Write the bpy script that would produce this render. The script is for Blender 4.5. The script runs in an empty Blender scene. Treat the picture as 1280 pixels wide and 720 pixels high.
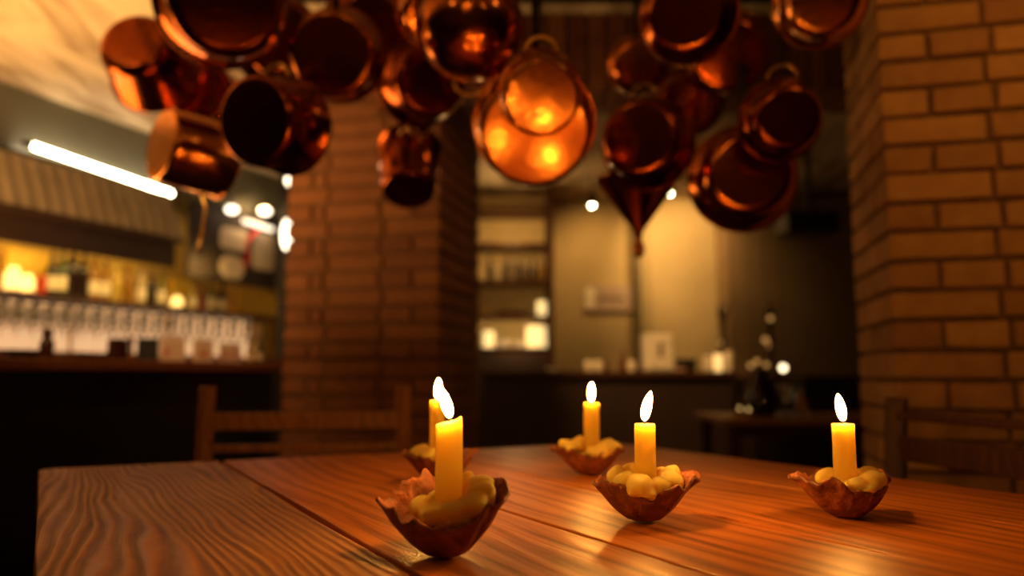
import bpy, bmesh, math, random
from mathutils import Vector, Matrix, noise
PI = math.pi
COL = bpy.context.scene.collection
S = bpy.context.scene

# ------------------------------------------------------------------ camera
F = 970.0
CAM = Vector((0, 0, 0.915))
PITCH = math.atan(108 / F)
cam_d = bpy.data.cameras.new('camera')
cam_d.sensor_width = 36; cam_d.lens = 36 * F / 1280
cam_d.clip_start = .02; cam_d.clip_end = 60
cam_d.dof.use_dof = True; cam_d.dof.focus_distance = .83; cam_d.dof.aperture_fstop = 2.0
cam = bpy.data.objects.new('camera', cam_d); COL.objects.link(cam)
cam.location = CAM; cam.rotation_euler = (PI / 2 + PITCH, 0, 0)
S.camera = cam
FW = Vector((0, math.cos(PITCH), math.sin(PITCH)))
UP = Vector((0, -math.sin(PITCH), math.cos(PITCH)))
RT = Vector((1, 0, 0))

def ray(px, py): return FW + RT * ((px - 640) / F) + UP * ((360 - py) / F)
def at(px, py, Y):
    d = ray(px, py); return CAM + d * (Y / d.y)
def onz(px, py, z):
    d = ray(px, py); return CAM + d * ((z - CAM.z) / d.z)
BD = Vector((.423, 1, 0)).normalized()          # the way the bar runs
BN = Vector((BD.y, -BD.x, 0))                   # out of the bar wall, towards the room
def barp(Y0): return Vector((-.66 * Y0, Y0, 0))
def bp(px, py, Y0):
    d = ray(px, py); o = barp(Y0)
    t = (o - CAM).dot(BN) / d.dot(BN); return CAM + d * t
def ppm(Y): return F / Y

# ------------------------------------------------------------------ materials
MATS = {}
def newmat(name):
    m = bpy.data.materials.new(name); m.use_nodes = True
    nt = m.node_tree; b = nt.nodes['Principled BSDF']; return m, nt, b
def setp(b, **k):
    for a, v in k.items():
        a = a.replace('_', ' ')
        if a in b.inputs:
            if isinstance(v, tuple) and len(v) == 3 and b.inputs[a].type == 'RGBA': v = v + (1,)
            b.inputs[a].default_value = v
def plain(name, col, rough=.5, metal=0, var=.15, scale=20, bump=0, **k):
    m, nt, b = newmat(name)
    setp(b, Roughness=rough, Metallic=metal, **k)
    tc = nt.nodes.new('ShaderNodeTexCoord'); n = nt.nodes.new('ShaderNodeTexNoise')
    n.inputs['Scale'].default_value = scale; n.inputs['Detail'].default_value = 5
    nt.links.new(tc.outputs['Object'], n.inputs['Vector'])
    r = nt.nodes.new('ShaderNodeValToRGB')
    r.color_ramp.elements[0].position = .3; r.color_ramp.elements[1].position = .7
    r.color_ramp.elements[0].color = tuple(c * (1 - var) for c in col) + (1,)
    r.color_ramp.elements[1].color = tuple(min(1, c * (1 + var)) for c in col) + (1,)
    nt.links.new(n.outputs['Fac'], r.inputs[0]); nt.links.new(r.outputs[0], b.inputs['Base Color'])
    if bump:
        bu = nt.nodes.new('ShaderNodeBump'); bu.inputs['Strength'].default_value = bump; bu.inputs['Distance'].default_value = .01
        nt.links.new(n.outputs['Fac'], bu.inputs['Height']); nt.links.new(bu.outputs[0], b.inputs['Normal'])
    return m
def emit(name, col, st):
    m, nt, b = newmat(name)
    setp(b, Base_Color=col, Roughness=.5)
    b.inputs['Emission Color'].default_value = col + (1,); b.inputs['Emission Strength'].default_value = st
    return m
def glassy(name, col, rough=.05, ior=1.45):
    m, nt, b = newmat(name); setp(b, Base_Color=col, Roughness=rough, IOR=ior)
    b.inputs['Transmission Weight'].default_value = 1.0; return m

def copper(name, col, rough, seed):
    m, nt, b = newmat(name); setp(b, Metallic=1.0)
    tc = nt.nodes.new('ShaderNodeTexCoord')
    n = nt.nodes.new('ShaderNodeTexNoise'); n.inputs['Scale'].default_value = 9 + seed; n.inputs['Detail'].default_value = 6
    nt.links.new(tc.outputs['Object'], n.inputs['Vector'])
    r = nt.nodes.new('ShaderNodeValToRGB')
    r.color_ramp.elements[0].position = .32; r.color_ramp.elements[1].position = .68
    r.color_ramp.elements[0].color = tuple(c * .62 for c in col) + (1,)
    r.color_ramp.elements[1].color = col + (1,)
    nt.links.new(n.outputs['Fac'], r.inputs[0]); nt.links.new(r.outputs[0], b.inputs['Base Color'])
    mr = nt.nodes.new('ShaderNodeMapRange'); mr.inputs['To Min'].default_value = rough * 1.5; mr.inputs['To Max'].default_value = rough * .7
    nt.links.new(n.outputs['Fac'], mr.inputs['Value']); nt.links.new(mr.outputs[0], b.inputs['Roughness'])
    v = nt.nodes.new('ShaderNodeTexVoronoi'); v.inputs['Scale'].default_value = 55; v.feature = 'SMOOTH_F1'
    nt.links.new(tc.outputs['Object'], v.inputs['Vector'])
    bu = nt.nodes.new('ShaderNodeBump'); bu.inputs['Strength'].default_value = .12; bu.inputs['Distance'].default_value = .004
    nt.links.new(v.outputs['Distance'], bu.inputs['Height']); nt.links.new(bu.outputs[0], b.inputs['Normal'])
    return m
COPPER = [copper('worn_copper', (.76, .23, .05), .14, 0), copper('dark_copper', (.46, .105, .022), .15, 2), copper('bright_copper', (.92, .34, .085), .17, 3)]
IRON = plain('black_iron', (.03, .022, .018), .45, .8, .3, 40)
BRASS = plain('old_brass', (.62, .36, .12), .3, 1, .2, 30)
TIN = plain('tinned_lining', (.34, .22, .14), .35, 1, .2, 20)

def wood(name, c0, c1, c2, rough, gbump, gscale=1.0, wave=.20, warp=.15):
    m, nt, b = newmat(name); setp(b, Roughness=rough, Specular_IOR_Level=.15)
    L = nt.links.new
    tc = nt.nodes.new('ShaderNodeTexCoord'); oi = nt.nodes.new('ShaderNodeObjectInfo')
    sh = nt.nodes.new('ShaderNodeVectorMath'); sh.operation = 'MULTIPLY_ADD'
    cb = nt.nodes.new('ShaderNodeCombineXYZ'); L(oi.outputs['Random'], cb.inputs[0]); L(oi.outputs['Random'], cb.inputs[1]); L(oi.outputs['Random'], cb.inputs[2])
    L(cb.outputs[0], sh.inputs[0]); sh.inputs[1].default_value = (13, 7, 3); L(tc.outputs['Object'], sh.inputs[2])
    # slow warp that makes the cathedral figure
    w = nt.nodes.new('ShaderNodeTexNoise'); w.inputs['Scale'].default_value = 2.4; w.inputs['Detail'].default_value = 2
    mp0 = nt.nodes.new('ShaderNodeMapping'); mp0.inputs['Scale'].default_value = (2.6, .42, 2)
    L(sh.outputs[0], mp0.inputs[0]); L(mp0.outputs[0], w.inputs['Vector'])
    wv = nt.nodes.new('ShaderNodeTexWave'); wv.wave_type = 'BANDS'; wv.bands_direction = 'X'
    wv.inputs['Scale'].default_value = 11 * gscale; wv.inputs['Distortion'].default_value = 1.4; wv.inputs['Detail'].default_value = 3; wv.inputs['Detail Scale'].default_value = .9
    ad = nt.nodes.new('ShaderNodeVectorMath'); ad.operation = 'MULTIPLY_ADD'
    L(w.outputs['Color'], ad.inputs[0]); ad.inputs[1].default_value = (warp, .06, 0); L(sh.outputs[0], ad.inputs[2])
    L(ad.outputs[0], wv.inputs['Vector'])
    # fine fibres
    mp = nt.nodes.new('ShaderNodeMapping'); mp.inputs['Scale'].default_value = (150, 5, 20)
    L(ad.outputs[0], mp.inputs[0])
    fb = nt.nodes.new('ShaderNodeTexNoise'); fb.inputs['Scale'].default_value = 1; fb.inputs['Detail'].default_value = 4
    L(mp.outputs[0], fb.inputs['Vector'])
    big = nt.nodes.new('ShaderNodeTexNoise'); big.inputs['Scale'].default_value = 3.5; big.inputs['Detail'].default_value = 5
    L(sh.outputs[0], big.inputs['Vector'])
    mx = nt.nodes.new('ShaderNodeMath'); mx.operation = 'MULTIPLY_ADD'; mx.inputs[1].default_value = wave
    L(wv.outputs['Fac'], mx.inputs[0])
    m2 = nt.nodes.new('ShaderNodeMath'); m2.operation = 'MULTIPLY'; m2.inputs[1].default_value = .55; L(fb.outputs['Fac'], m2.inputs[0])
    L(m2.outputs[0], mx.inputs[2])
    m3 = nt.nodes.new('ShaderNodeMath'); m3.operation = 'MULTIPLY_ADD'; m3.inputs[1].default_value = .35
    L(big.outputs['Fac'], m3.inputs[0]); L(mx.outputs[0], m3.inputs[2])
    r = nt.nodes.new('ShaderNodeValToRGB'); e = r.color_ramp.elements
    e[0].position = .25; e[0].color = c0 + (1,); e[1].position = .85; e[1].color = c2 + (1,)
    k = e.new(.52); k.color = c1 + (1,)
    L(m3.outputs[0], r.inputs[0]); L(r.outputs[0], b.inputs['Base Color'])
    bu = nt.nodes.new('ShaderNodeBump'); bu.inputs['Strength'].default_value = gbump; bu.inputs['Distance'].default_value = .003
    L(mx.outputs[0], bu.inputs['Height']); L(bu.outputs[0], b.inputs['Normal'])
    rr = nt.nodes.new('ShaderNodeMapRange'); rr.inputs['To Min'].default_value = rough * 1.35; rr.inputs['To Max'].default_value = rough * .75
    L(m3.outputs[0], rr.inputs['Value']); L(rr.outputs[0], b.inputs['Roughness'])
    return m
W_TABLE = wood('oiled_table_wood', (.10, .026, .006), (.44, .125, .017), (.66, .235, .035), .42, .6, .9)
W_WORN = wood('weathered_table_wood', (.06, .024, .007), (.28, .105, .022), (.46, .20, .042), .5, 2.2, 2.1, .26, .16)
W_CHAIR = wood('chair_wood', (.12, .045, .016), (.26, .10, .035), (.36, .15, .055), .45, .2)
W_DARK = wood('dark_chair_wood', (.03, .012, .006), (.06, .022, .01), (.09, .035, .015), .45, .2)
W_BAR = wood('bar_top_wood', (.10, .03, .012), (.22, .075, .03), (.30, .11, .045), .35, .15)
W_SIDE = wood('side_table_wood', (.16, .07, .025), (.34, .15, .055), (.45, .21, .08), .4, .2)
BLACKP = plain('black_paint', (.008, .007, .007), .5, 0, .2, 10)
DARKP = plain('dark_panel', (.035, .016, .01), .5, 0, .2, 8)
PLASTER = plain('rough_plaster', (.62, .50, .34), .9, 0, .12, 3, .3)
WALLP = plain('stone_wall_plaster', (.46, .34, .18), .85, 0, .12, 2, .15)
MUST = plain('mustard_wall', (.62, .40, .08), .7, 0, .12, 6)
STEEL = plain('brushed_steel', (.42, .39, .33), .4, .5, .1, 12)
RIBBED = plain('ribbed_sheet', (.27, .23, .18), .5, .25, .2, 7)
FLOORM = plain('dark_floor', (.03, .018, .01), .6, 0, .2, 5)

def brick_mat(name='painted_brick', k=1.0, k2=1.0):
    m, nt, b = newmat(name); setp(b, Roughness=.8)
    L = nt.links.new
    tc = nt.nodes.new('ShaderNodeTexCoord')
    at_ = nt.nodes.new('ShaderNodeAttribute'); at_.attribute_name = 'tone'
    n = nt.nodes.new('ShaderNodeTexNoise'); n.inputs['Scale'].default_value = 18; n.inputs['Detail'].default_value = 8
    L(tc.outputs['Object'], n.inputs['Vector'])
    ad = nt.nodes.new('ShaderNodeMath'); ad.operation = 'MULTIPLY_ADD'; ad.inputs[1].default_value = .55
    L(n.outputs['Fac'], ad.inputs[0]); L(at_.outputs['Fac'], ad.inputs[2])
    r = nt.nodes.new('ShaderNodeValToRGB'); e = r.color_ramp.elements
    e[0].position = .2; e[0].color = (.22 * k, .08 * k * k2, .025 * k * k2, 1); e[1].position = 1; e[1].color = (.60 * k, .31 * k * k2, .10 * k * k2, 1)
    L(ad.outputs[0], r.inputs[0]); L(r.outputs[0], b.inputs['Base Color'])
    n2 = nt.nodes.new('ShaderNodeTexNoise'); n2.inputs['Scale'].default_value = 60; n2.inputs['Detail'].default_value = 6
    L(tc.outputs['Object'], n2.inputs['Vector'])
    bu = nt.nodes.new('ShaderNodeBump'); bu.inputs['Strength'].default_value = .5; bu.inputs['Distance'].default_value = .006
    L(n2.outputs['Fac'], bu.inputs['Height']); L(bu.outputs[0], b.inputs['Normal'])
    return m
BRICK = brick_mat(); BRICK_SHADE = brick_mat('painted_brick_shaded', .55, .74)  # second is the same brick with the pillar's dimness put into its colour
MORTAR = plain('dark_mortar', (.17, .085, .04), .95, 0, .25, 50, .6)

def ceiling_mat():
    m, nt, b = newmat('brushed_plaster'); setp(b, Roughness=.9)
    L = nt.links.new
    tc = nt.nodes.new('ShaderNodeTexCoord'); mp = nt.nodes.new('ShaderNodeMapping')
    mp.inputs['Rotation'].default_value = (0, 0, math.radians(-20)); mp.inputs['Scale'].default_value = (3.2, .9, 1)
    n = nt.nodes.new('ShaderNodeTexNoise'); n.inputs['Scale'].default_value = 1.5; n.inputs['Detail'].default_value = 5; n.inputs['Distortion'].default_value = .6
    L(tc.outputs['Object'], mp.inputs[0]); L(mp.outputs[0], n.inputs['Vector'])
    r = nt.nodes.new('ShaderNodeValToRGB'); e = r.color_ramp.elements
    e[0].position = .36; e[0].color = (.26, .17, .09, 1); e[1].position = .56; e[1].color = (.66, .52, .34, 1)
    L(n.outputs['Fac'], r.inputs[0]); L(r.outputs[0], b.inputs['Base Color'])
    bu = nt.nodes.new('ShaderNodeBump'); bu.inputs['Strength'].default_value = .5; bu.inputs['Distance'].default_value = .02
    L(n.outputs['Fac'], bu.inputs['Height']); L(bu.outputs[0], b.inputs['Normal'])
    return m
CEIL = ceiling_mat()

# ------------------------------------------------------------------ helpers
def link(name, bm, mats, parent=None, smooth=False, mat=None, bevel=0):
    me = bpy.data.meshes.new(name)
    bmesh.ops.recalc_face_normals(bm, faces=bm.faces)
    bm.to_mesh(me); bm.free()
    for m in (mats if isinstance(mats, (list, tuple)) else [mats]): me.materials.append(m)
    if smooth: me.polygons.foreach_set('use_smooth', [True] * len(me.polygons))
    o = bpy.data.objects.new(name, me); COL.objects.link(o)
    if parent is not None: o.parent = parent
    if mat is not None: o.matrix_local = mat
    if bevel:
        md = o.modifiers.new('bevel', 'BEVEL'); md.width = bevel; md.segments = 2; md.limit_method = 'ANGLE'
    return o
def tag(o, label=None, cat=None, group=None, kind=None):
    if label: o['label'] = label
    if cat: o['category'] = cat
    if group: o['group'] = group
    if kind: o['kind'] = kind
    return o
def empty(name, loc, label=None, cat=None, group=None, rz=0, mat=None):
    o = bpy.data.objects.new(name, None); COL.objects.link(o); o.empty_display_size = .05
    if mat is not None: o.matrix_world = mat
    else: o.location = loc; o.rotation_euler = (0, 0, rz)
    return tag(o, label, cat, group)
def struct(o, label=None): return tag(o, label, None, None, 'structure')
def dup(root, loc, rz=0, label=None, group=None, scale=None):
    r = root.copy(); COL.objects.link(r); r.location = loc; r.rotation_euler = (0, 0, rz)
    if scale: r.scale = scale
    if label: r['label'] = label
    if group: r['group'] = group
    for ch in list(root.children):
        c = ch.copy(); COL.objects.link(c); c.parent = r
    return r
def add_box(bm, c, s, M=None):
    c = Vector(c); h = Vector(s) / 2
    M = M or Matrix()
    v = [bm.verts.new(M @ (c + Vector((x * h.x, y * h.y, z * h.z)))) for x in (-1, 1) for y in (-1, 1) for z in (-1, 1)]
    fs = [(0, 1, 3, 2), (4, 6, 7, 5), (0, 4, 5, 1), (2, 3, 7, 6), (0, 2, 6, 4), (1, 5, 7, 3)]
    return [bm.faces.new([v[i] for i in f]) for f in fs]
def box(c, s, M=None):
    bm = bmesh.new(); add_box(bm, c, s, M); return bm
def frame(o, x, y, z):
    m = Matrix((x, y, z)).transposed().to_4x4(); m.translation = o; return m
def add_lathe(bm, prof, seg=48, M=None, closed=False):
    M = M or Matrix(); rings = []
    for r, z in prof:
        if r < 1e-6: rings.append([bm.verts.new(M @ Vector((0, 0, z)))])
        else: rings.append([bm.verts.new(M @ Vector((r * math.cos(2 * PI * i / seg), r * math.sin(2 * PI * i / seg), z))) for i in range(seg)])
    if closed: rings.append(rings[0])
    for a, b in zip(rings, rings[1:]):
        for i in range(seg):
            j = (i + 1) % seg
            q = [a[i % len(a)], a[j % len(a)], b[j % len(b)], b[i % len(b)]]
            u = []
            for v in q:
                if v not in u: u.append(v)
            if len(u) > 2:
                try: bm.faces.new(u)
                except ValueError: pass
def lathe(prof, seg=48, M=None, closed=False):
    bm = bmesh.new(); add_lathe(bm, prof, seg, M, closed); return bm
def add_tube(bm, pts, rad, seg=10, flat=1.0):
    pts = [Vector(p) for p in pts]; n = len(pts)
    rs = rad if isinstance(rad, (list, tuple)) else [rad] * n
    prev = None; rings = []
    for i, p in enumerate(pts):
        t = (pts[min(i + 1, n - 1)] - pts[max(i - 1, 0)]).normalized()
        if prev is None:
            a = Vector((0, 0, 1)) if abs(t.z) < .9 else Vector((1, 0, 0)); nx = t.cross(a).normalized()
        else: nx = (prev - t * prev.dot(t)).normalized()
        prev = nx; ny = t.cross(nx)
        rings.append([bm.verts.new(p + nx * (rs[i] * math.cos(2 * PI * k / seg)) + ny * (rs[i] * flat * math.sin(2 * PI * k / seg))) for k in range(seg)])
    for a, b in zip(rings, rings[1:]):
        for k in range(seg): bm.faces.new([a[k], a[(k + 1) % seg], b[(k + 1) % seg], b[k]])
    bm.faces.new(rings[0][::-1]); bm.faces.new(rings[-1])
def tube(pts, rad, seg=10, flat=1.0):
    bm = bmesh.new(); add_tube(bm, pts, rad, seg, flat); return bm
def fillet(pts, n=5):
    """Rounds a profile of (r, z, radius)."""
    out = []
    for i, p in enumerate(pts):
        if i in (0, len(pts) - 1) or len(p) < 3 or p[2] == 0: out.append((p[0], p[1])); continue
        a = Vector(pts[i - 1][:2]); b = Vector(p[:2]); c = Vector(pts[i + 1][:2])
        u = (a - b); v = (c - b); d = min(p[2], u.length * .49, v.length * .49)
        s = b + u.normalized() * d; e = b + v.normalized() * d
        for k in range(n + 1):
            t = k / n; q = s * (1 - t) ** 2 + b * 2 * t * (1 - t) + e * t * t; out.append((q.x, q.y))
    return out

# ------------------------------------------------------------------ room shell
CZ = 2.40
floor = struct(link('floor', box((0, 3, -.05), (12, 12, .1)), FLOORM))
bm = bmesh.new(); add_box(bm, (0, 3, CZ + .05), (12, 12, .1)); struct(link('ceiling', bm, CEIL))
WY = 6.5
bm = bmesh.new(); add_box(bm, (1.0, WY + .06, CZ / 2), (6.6, .12, CZ)); struct(link('wall_back', bm, WALLP))
# bar wall
M = frame(barp(4.35), BD, -BN, Vector((0, 0, 1)))
struct(link('wall_left', box((0, .06, CZ / 2), (5.4, .12, CZ)), MUST, mat=M))
struct(link('wall_right', box((4.3, 3, CZ / 2), (.12, 7.4, CZ)), DARKP))
struct(link('wall_rear', box((0, -2.4, CZ / 2), (10, .12, CZ)), plain('rear_plaster', (.20, .11, .05), .8, 0, .2, 3)))

# ------------------------------------------------------------------ brick pillars
PA = math.atan(.23)
def pillar(corner, wl, ww, z1, side, name, label, seed, bl=.255, z0=0, bmat=None, course=.0735, joint=.013):
    """Corner nearest the room; wl along the front, ww going away. Real bricks with recessed joints."""
    rnd = random.Random(seed)
    ex = Vector((math.cos(PA), -math.sin(PA), 0)) * side; ey = Vector((math.sin(PA), math.cos(PA), 0))
    M = frame(Vector((corner[0], corner[1], z0)), ex, ey, Vector((0, 0, 1)))
    bm = bmesh.new(); tone = bm.faces.layers.float.new('tone')
    H = z1 - z0
    add_box(bm, (wl / 2, ww / 2, H / 2), (wl - .024, ww - .024, H - .004))
    n = int(H / course); course = H / n
    def brick(cx, cy, z, sx, sy):
        j = lambda a: rnd.uniform(-a, a)
        fs = add_box(bm, (cx + j(.0015), cy + j(.0015), z + course / 2 + j(.001)), (sx, sy, course - joint + j(.002)),
                     Matrix.Rotation(0, 4, 'Z'))
        t = rnd.uniform(.15, .55)
        vs = {v for f in fs for v in f.verts}
        for v in vs: v.co += Vector((j(.0022), j(.0022), j(.002)))
        for f in fs: f[tone] = t; f.material_index = 1
    dpt = .11
    for k in range(n):
        z = k * course; odd = k % 2
        # front and back faces run through on even courses, side faces on odd ones
        for (L, face) in ((wl, 'f'), (ww, 's')):
            thru = (odd == 0) == (face == 'f')
            a = 0 if thru else dpt + joint; b = L if thru else L - dpt - joint
            x = a; first = True
            while x < b - .02:
                ln = bl if not (first and not thru) else bl * .5 + dpt * .2
                if first and thru: ln = bl
                first = False
                e = min(x + ln - joint, b)
                if b - e < .06: e = b
                for far in (0, 1):
                    if face == 'f': brick((x + e) / 2, (dpt / 2) if not far else ww - dpt / 2, z, e - x, dpt)
                    else: brick((dpt / 2) if not far else wl - dpt / 2, (x + e) / 2, z, dpt, e - x)
                x = e + joint
    o = link(name, bm, [MORTAR, bmat or BRICK], mat=M, bevel=.004)
    # mirrored frame would turn the mesh inside out: flip once more
    o['label'] = label; o['kind'] = 'structure'
    return o
pl = at(549, 300, 3.2); pr = at(1111, 300, 1.95)
pillar((pl.x, pl.y), .70, .63, CZ, -1, 'wall_brick_pillar', 'brick pillar in the middle of the room behind the table', 3, bmat=BRICK_SHADE)
pillar((pr.x, pr.y), 1.15, .44, CZ, 1, 'wall_brick_pillar', 'brick pillar at the right edge beside the dark chair', 5)
# brick lintel that joins the pillars overhead
bm = bmesh.new(); tone = bm.faces.layers.float.new('tone'); rnd = random.Random(9)
add_box(bm, (1.0, 3.22, 2.24), (2.7, .26, .30))
for k in range(32):
    fs = add_box(bm, (-.31 + k * .083, 3.22, 2.24), (.07, .30, .33), Matrix())
    t = rnd.uniform(.0, .45)
    for f in fs: f.material_index = 1; f[tone] = t
struct(link('ceiling_beam', bm, [MORTAR, BRICK_SHADE], bevel=.004))

# ------------------------------------------------------------------ table
TZ = .75
A = onz(50, 585, TZ); B = onz(50, 586, TZ)
A = onz(49, 586, TZ); Bc = onz(785, 552, TZ)
s1 = onz(508, 712, TZ) - onz(280, 578, TZ)
ang = math.atan2(s1.y, s1.x)
ev = Vector((math.cos(ang), math.sin(ang), 0))             # along the planks, towards the camera
eu = Vector((-ev.y, ev.x, 0))                              # across, left to right
if eu.x < 0: eu = -eu
def tl(px, py):
    p = onz(px, py, TZ) - A; return p.dot(eu), p.dot(ev)
TM = frame(Vector((A.x, A.y, 0)), eu, -ev, Vector((0, 0, 1)))   # local x across, local -y towards the camera
table = empty('dining_table', None, 'long rustic wooden table of wide oiled planks carrying the five candles', 'table', mat=TM)
u1 = (tl(280, 578)[0] + tl(508, 712)[0]) / 2
u2 = (tl(630, 640)[0] + tl(897, 717)[0]) / 2
u3 = (tl(878, 645)[0] + tl(1239, 717)[0]) / 2
u4 = (tl(860, 565)[0] + tl(1280, 617)[0]) / 2
bounds = [0, u1, u2, u3, .965, u4]
sl = tl(785, 552)[1] / tl(785, 552)[0]
TH = .045; TLEN = 2.3
def plank(a, b, mat, y_end_a, y_end_b, seed, left_round=False, right_round=False):
    rnd = random.Random(seed); bm = bmesh.new()
    a2 = a + (.0048 if 0 < a < .31 else .0022 if a > 0 else 0); b2 = b - (.0048 if b < .31 else .0022 if b < u4 - .01 else 0)
    NU, NV = 14, 90; top = []; 
    for j in range(NV + 1):
        row = []
        t = j / NV
        for i in range(NU + 1):
            s = i / NU; x = a2 + (b2 - a2) * s
            ye = y_end_a + (y_end_b - y_end_a) * s
            y = ye - (TLEN + ye) * t
            wob = .0018 * noise.noise(Vector((x * 2, y * 3, seed)))
            if a == 0: x += .030 * (1 - s) * max(0, t * TLEN) 
            if i in (0, NU): x += .0016 * noise.noise(Vector((y * 5, seed, 1.7)))
            row.append(bm.verts.new((x, y, TZ + wob)))
        top.append(row)
    for j in range(NV):
        for i in range(NU): bm.faces.new([top[j][i], top[j][i + 1], top[j + 1][i + 1], top[j + 1][i]])
    r = bmesh.ops.extrude_face_region(bm, geom=bm.faces[:])
    for v in r['geom']:
        if isinstance(v, bmesh.types.BMVert): v.co.z = TZ - TH
    # round the outer corner of the slab
    if left_round or right_round:
        for v in bm.verts:
            xr, ye = (a2, y_end_a) if left_round else (b2, y_end_b)
            dx = (v.co.x - xr) if left_round else (xr - v.co.x); dy = ye - v.co.y; R = .03
            if dx < R and dy < R:
                d = math.hypot(R - dx, R - dy)
                if d > R:
                    k = R / d
                    v.co.x = xr + (R - (R - dx) * k) * (1 if left_round else -1); v.co.y = ye - (R - (R - dy) * k)
    o = link('plank', bm, mat, table, smooth=False, bevel=.0016)
    return o
for i in range(5):
    a, b = bounds[i], bounds[i + 1]
    plank(a, b, W_WORN if i == 0 else W_TABLE, -sl * a, -sl * b, i * 3.1 + 1, i == 0, i == 4)
tag(table.children[0], 'outer plank with deeply weathered grain')
link('apron', box((u4 / 2, -.12, TZ - TH - .05), (u4 - .16, .03, .098)), W_DARK, table, bevel=.003)
for x, y in ((.12, -.14), (u4 - .12, -.2), (.12, -2.15), (u4 - .12, -2.15)):
    link('leg', box((x, y, (TZ - TH) / 2), (.08, .08, TZ - TH - .001)), W_DARK, table, bevel=.006)

# ------------------------------------------------------------------ candles in torn bowls
def wax_mat(name, col, e0=0, pale=False):
    m, nt, b = newmat(name)
    setp(b, Base_Color=col, Roughness=.5, Specular_IOR_Level=.2)
    b.inputs['Subsurface Weight'].default_value = 1.0
    b.inputs['Subsurface Radius'].default_value = (1, 1, 1)
    b.inputs['Subsurface Scale'].default_value = .03
    b.inputs['Subsurface Anisotropy'].default_value = .6
    tr = nt.nodes.new('ShaderNodeBsdfTranslucent'); tr.inputs[0].default_value = (1.0, .84, .32, 1)
    mx = nt.nodes.new('ShaderNodeMixShader'); mx.inputs[0].default_value = .75 if not pale else .2
    out = [n for n in nt.nodes if n.type == 'OUTPUT_MATERIAL'][0]
    nt.links.new(b.outputs[0], mx.inputs[1]); nt.links.new(tr.outputs[0], mx.inputs[2]); nt.links.new(mx.outputs[0], out.inputs[0])
    return m
WAX = wax_mat('candle_wax', (.995, .66, .13))
WAXP = wax_mat('melted_wax', (.99, .68, .17), pale=True); WAXP.node_tree.nodes['Principled BSDF'].inputs['Subsurface Scale'].default_value = .015
CLAY = plain('baked_clay', (.24, .062, .014), .6, 0, .45, 70, .6)
FLAME = emit('flame', (1.0, .44, .075), 500)
WICK = plain('burnt_wick', (.02, .012, .01), .9)

def interp(ctrl, th):
    n = len(ctrl); pts = sorted(ctrl)
    for i in range(n):
        a = pts[i]; b = pts[(i + 1) % n]; aa = a[0]; bb = b[0] + (360 if i == n - 1 else 0)
        t = th if th >= pts[0][0] else th + 360
        if aa <= t <= bb:
            f = (t - aa) / (bb - aa); f = f * f * (3 - 2 * f)
            return [a[k] + (b[k] - a[k]) * f for k in range(1, len(a))]
    return list(pts[0][1:])
def bowl_mesh(ctrl, seed, rb=.02):
    """ctrl: (angle, rim radius, rim height, curl)."""
    bm = bmesh.new(); NT, NS = 144, 26; rows = []
    for j in range(NS + 1):
        s = j / NS; row = []
        for i in range(NT):
            th = 2 * PI * i / NT
            R, Hh, cu = interp(ctrl, math.degrees(th))
            R *= 1 + .05 * noise.noise(Vector((math.cos(th) * 4, math.sin(th) * 4, seed))) ; Hh *= 1 + .16 * noise.noise(Vector((math.cos(th) * 3.2, math.sin(th) * 3.2, seed + 5)))
            jag = .0075 * noise.noise(Vector((math.cos(th) * 4.4, math.sin(th) * 4.4, seed + 9))) + .0016 * noise.noise(Vector((math.cos(th) * 16, math.sin(th) * 16, seed)))
            a = s * PI / 2 * .86
            r = rb * .6 * min(1, s * 5) + (R - rb * .6) * (math.sin(a) / math.sin(PI / 2 * .86)) ** 1.3
            z = Hh * (.6 * ((1 - math.cos(a)) / (1 - math.cos(PI / 2 * .86))) ** .84 + .4 * max(0, (s - .12) / .88) ** 1.1)
            if s > .75:
                q = (s - .75) / .25
                r += cu * .011 * q * q; z += (jag - abs(cu) * .004 * max(0, q - .6)) * q * q
                r += .0035 * q * noise.noise(Vector((math.cos(th) * 5, math.sin(th) * 5, seed + s * 3)))
            # soft dents all over
            r += .0016 * noise.noise(Vector((math.cos(th) * 3 * s, math.sin(th) * 3 * s, seed + s * 4))) * s
            row.append(bm.verts.new((r * math.cos(th), r * math.sin(th), z)))
        rows.append(row)
    for a, b in zip(rows, rows[1:]):
        for i in range(NT): bm.faces.new([a[i], a[(i + 1) % NT], b[(i + 1) % NT], b[i]])
    bm.faces.new(rows[0][::-1])
    return bm
def flame_mesh(h, w, lx, ly):
    bm = bmesh.new(); NZ, NT = 22, 20; rows = []
    for j in range(NZ + 1):
        t = j / NZ
        r = w / 2 * (math.sin(PI * min(1, t ** .62)) ** .8 if 0 < t < 1 else 0) 
        r = w / 2 * (1.42 * (t ** .55) * (1 - t) ** .75) if 0 < t < 1 else 1e-5
        cx = lx * h * t ** 1.4; cy = ly * h * t ** 1.4
        rows.append([bm.verts.new((cx + r * math.cos(2 * PI * i / NT), cy + r * math.sin(2 * PI * i / NT), h * t)) for i in range(NT)])
    for a, b in zip(rows, rows[1:]):
        for i in range(NT): bm.faces.new([a[i], a[(i + 1) % NT], b[(i + 1) % NT], b[i]])
    bmesh.ops.remove_doubles(bm, verts=bm.verts, dist=1e-5)
    return bm
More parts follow.
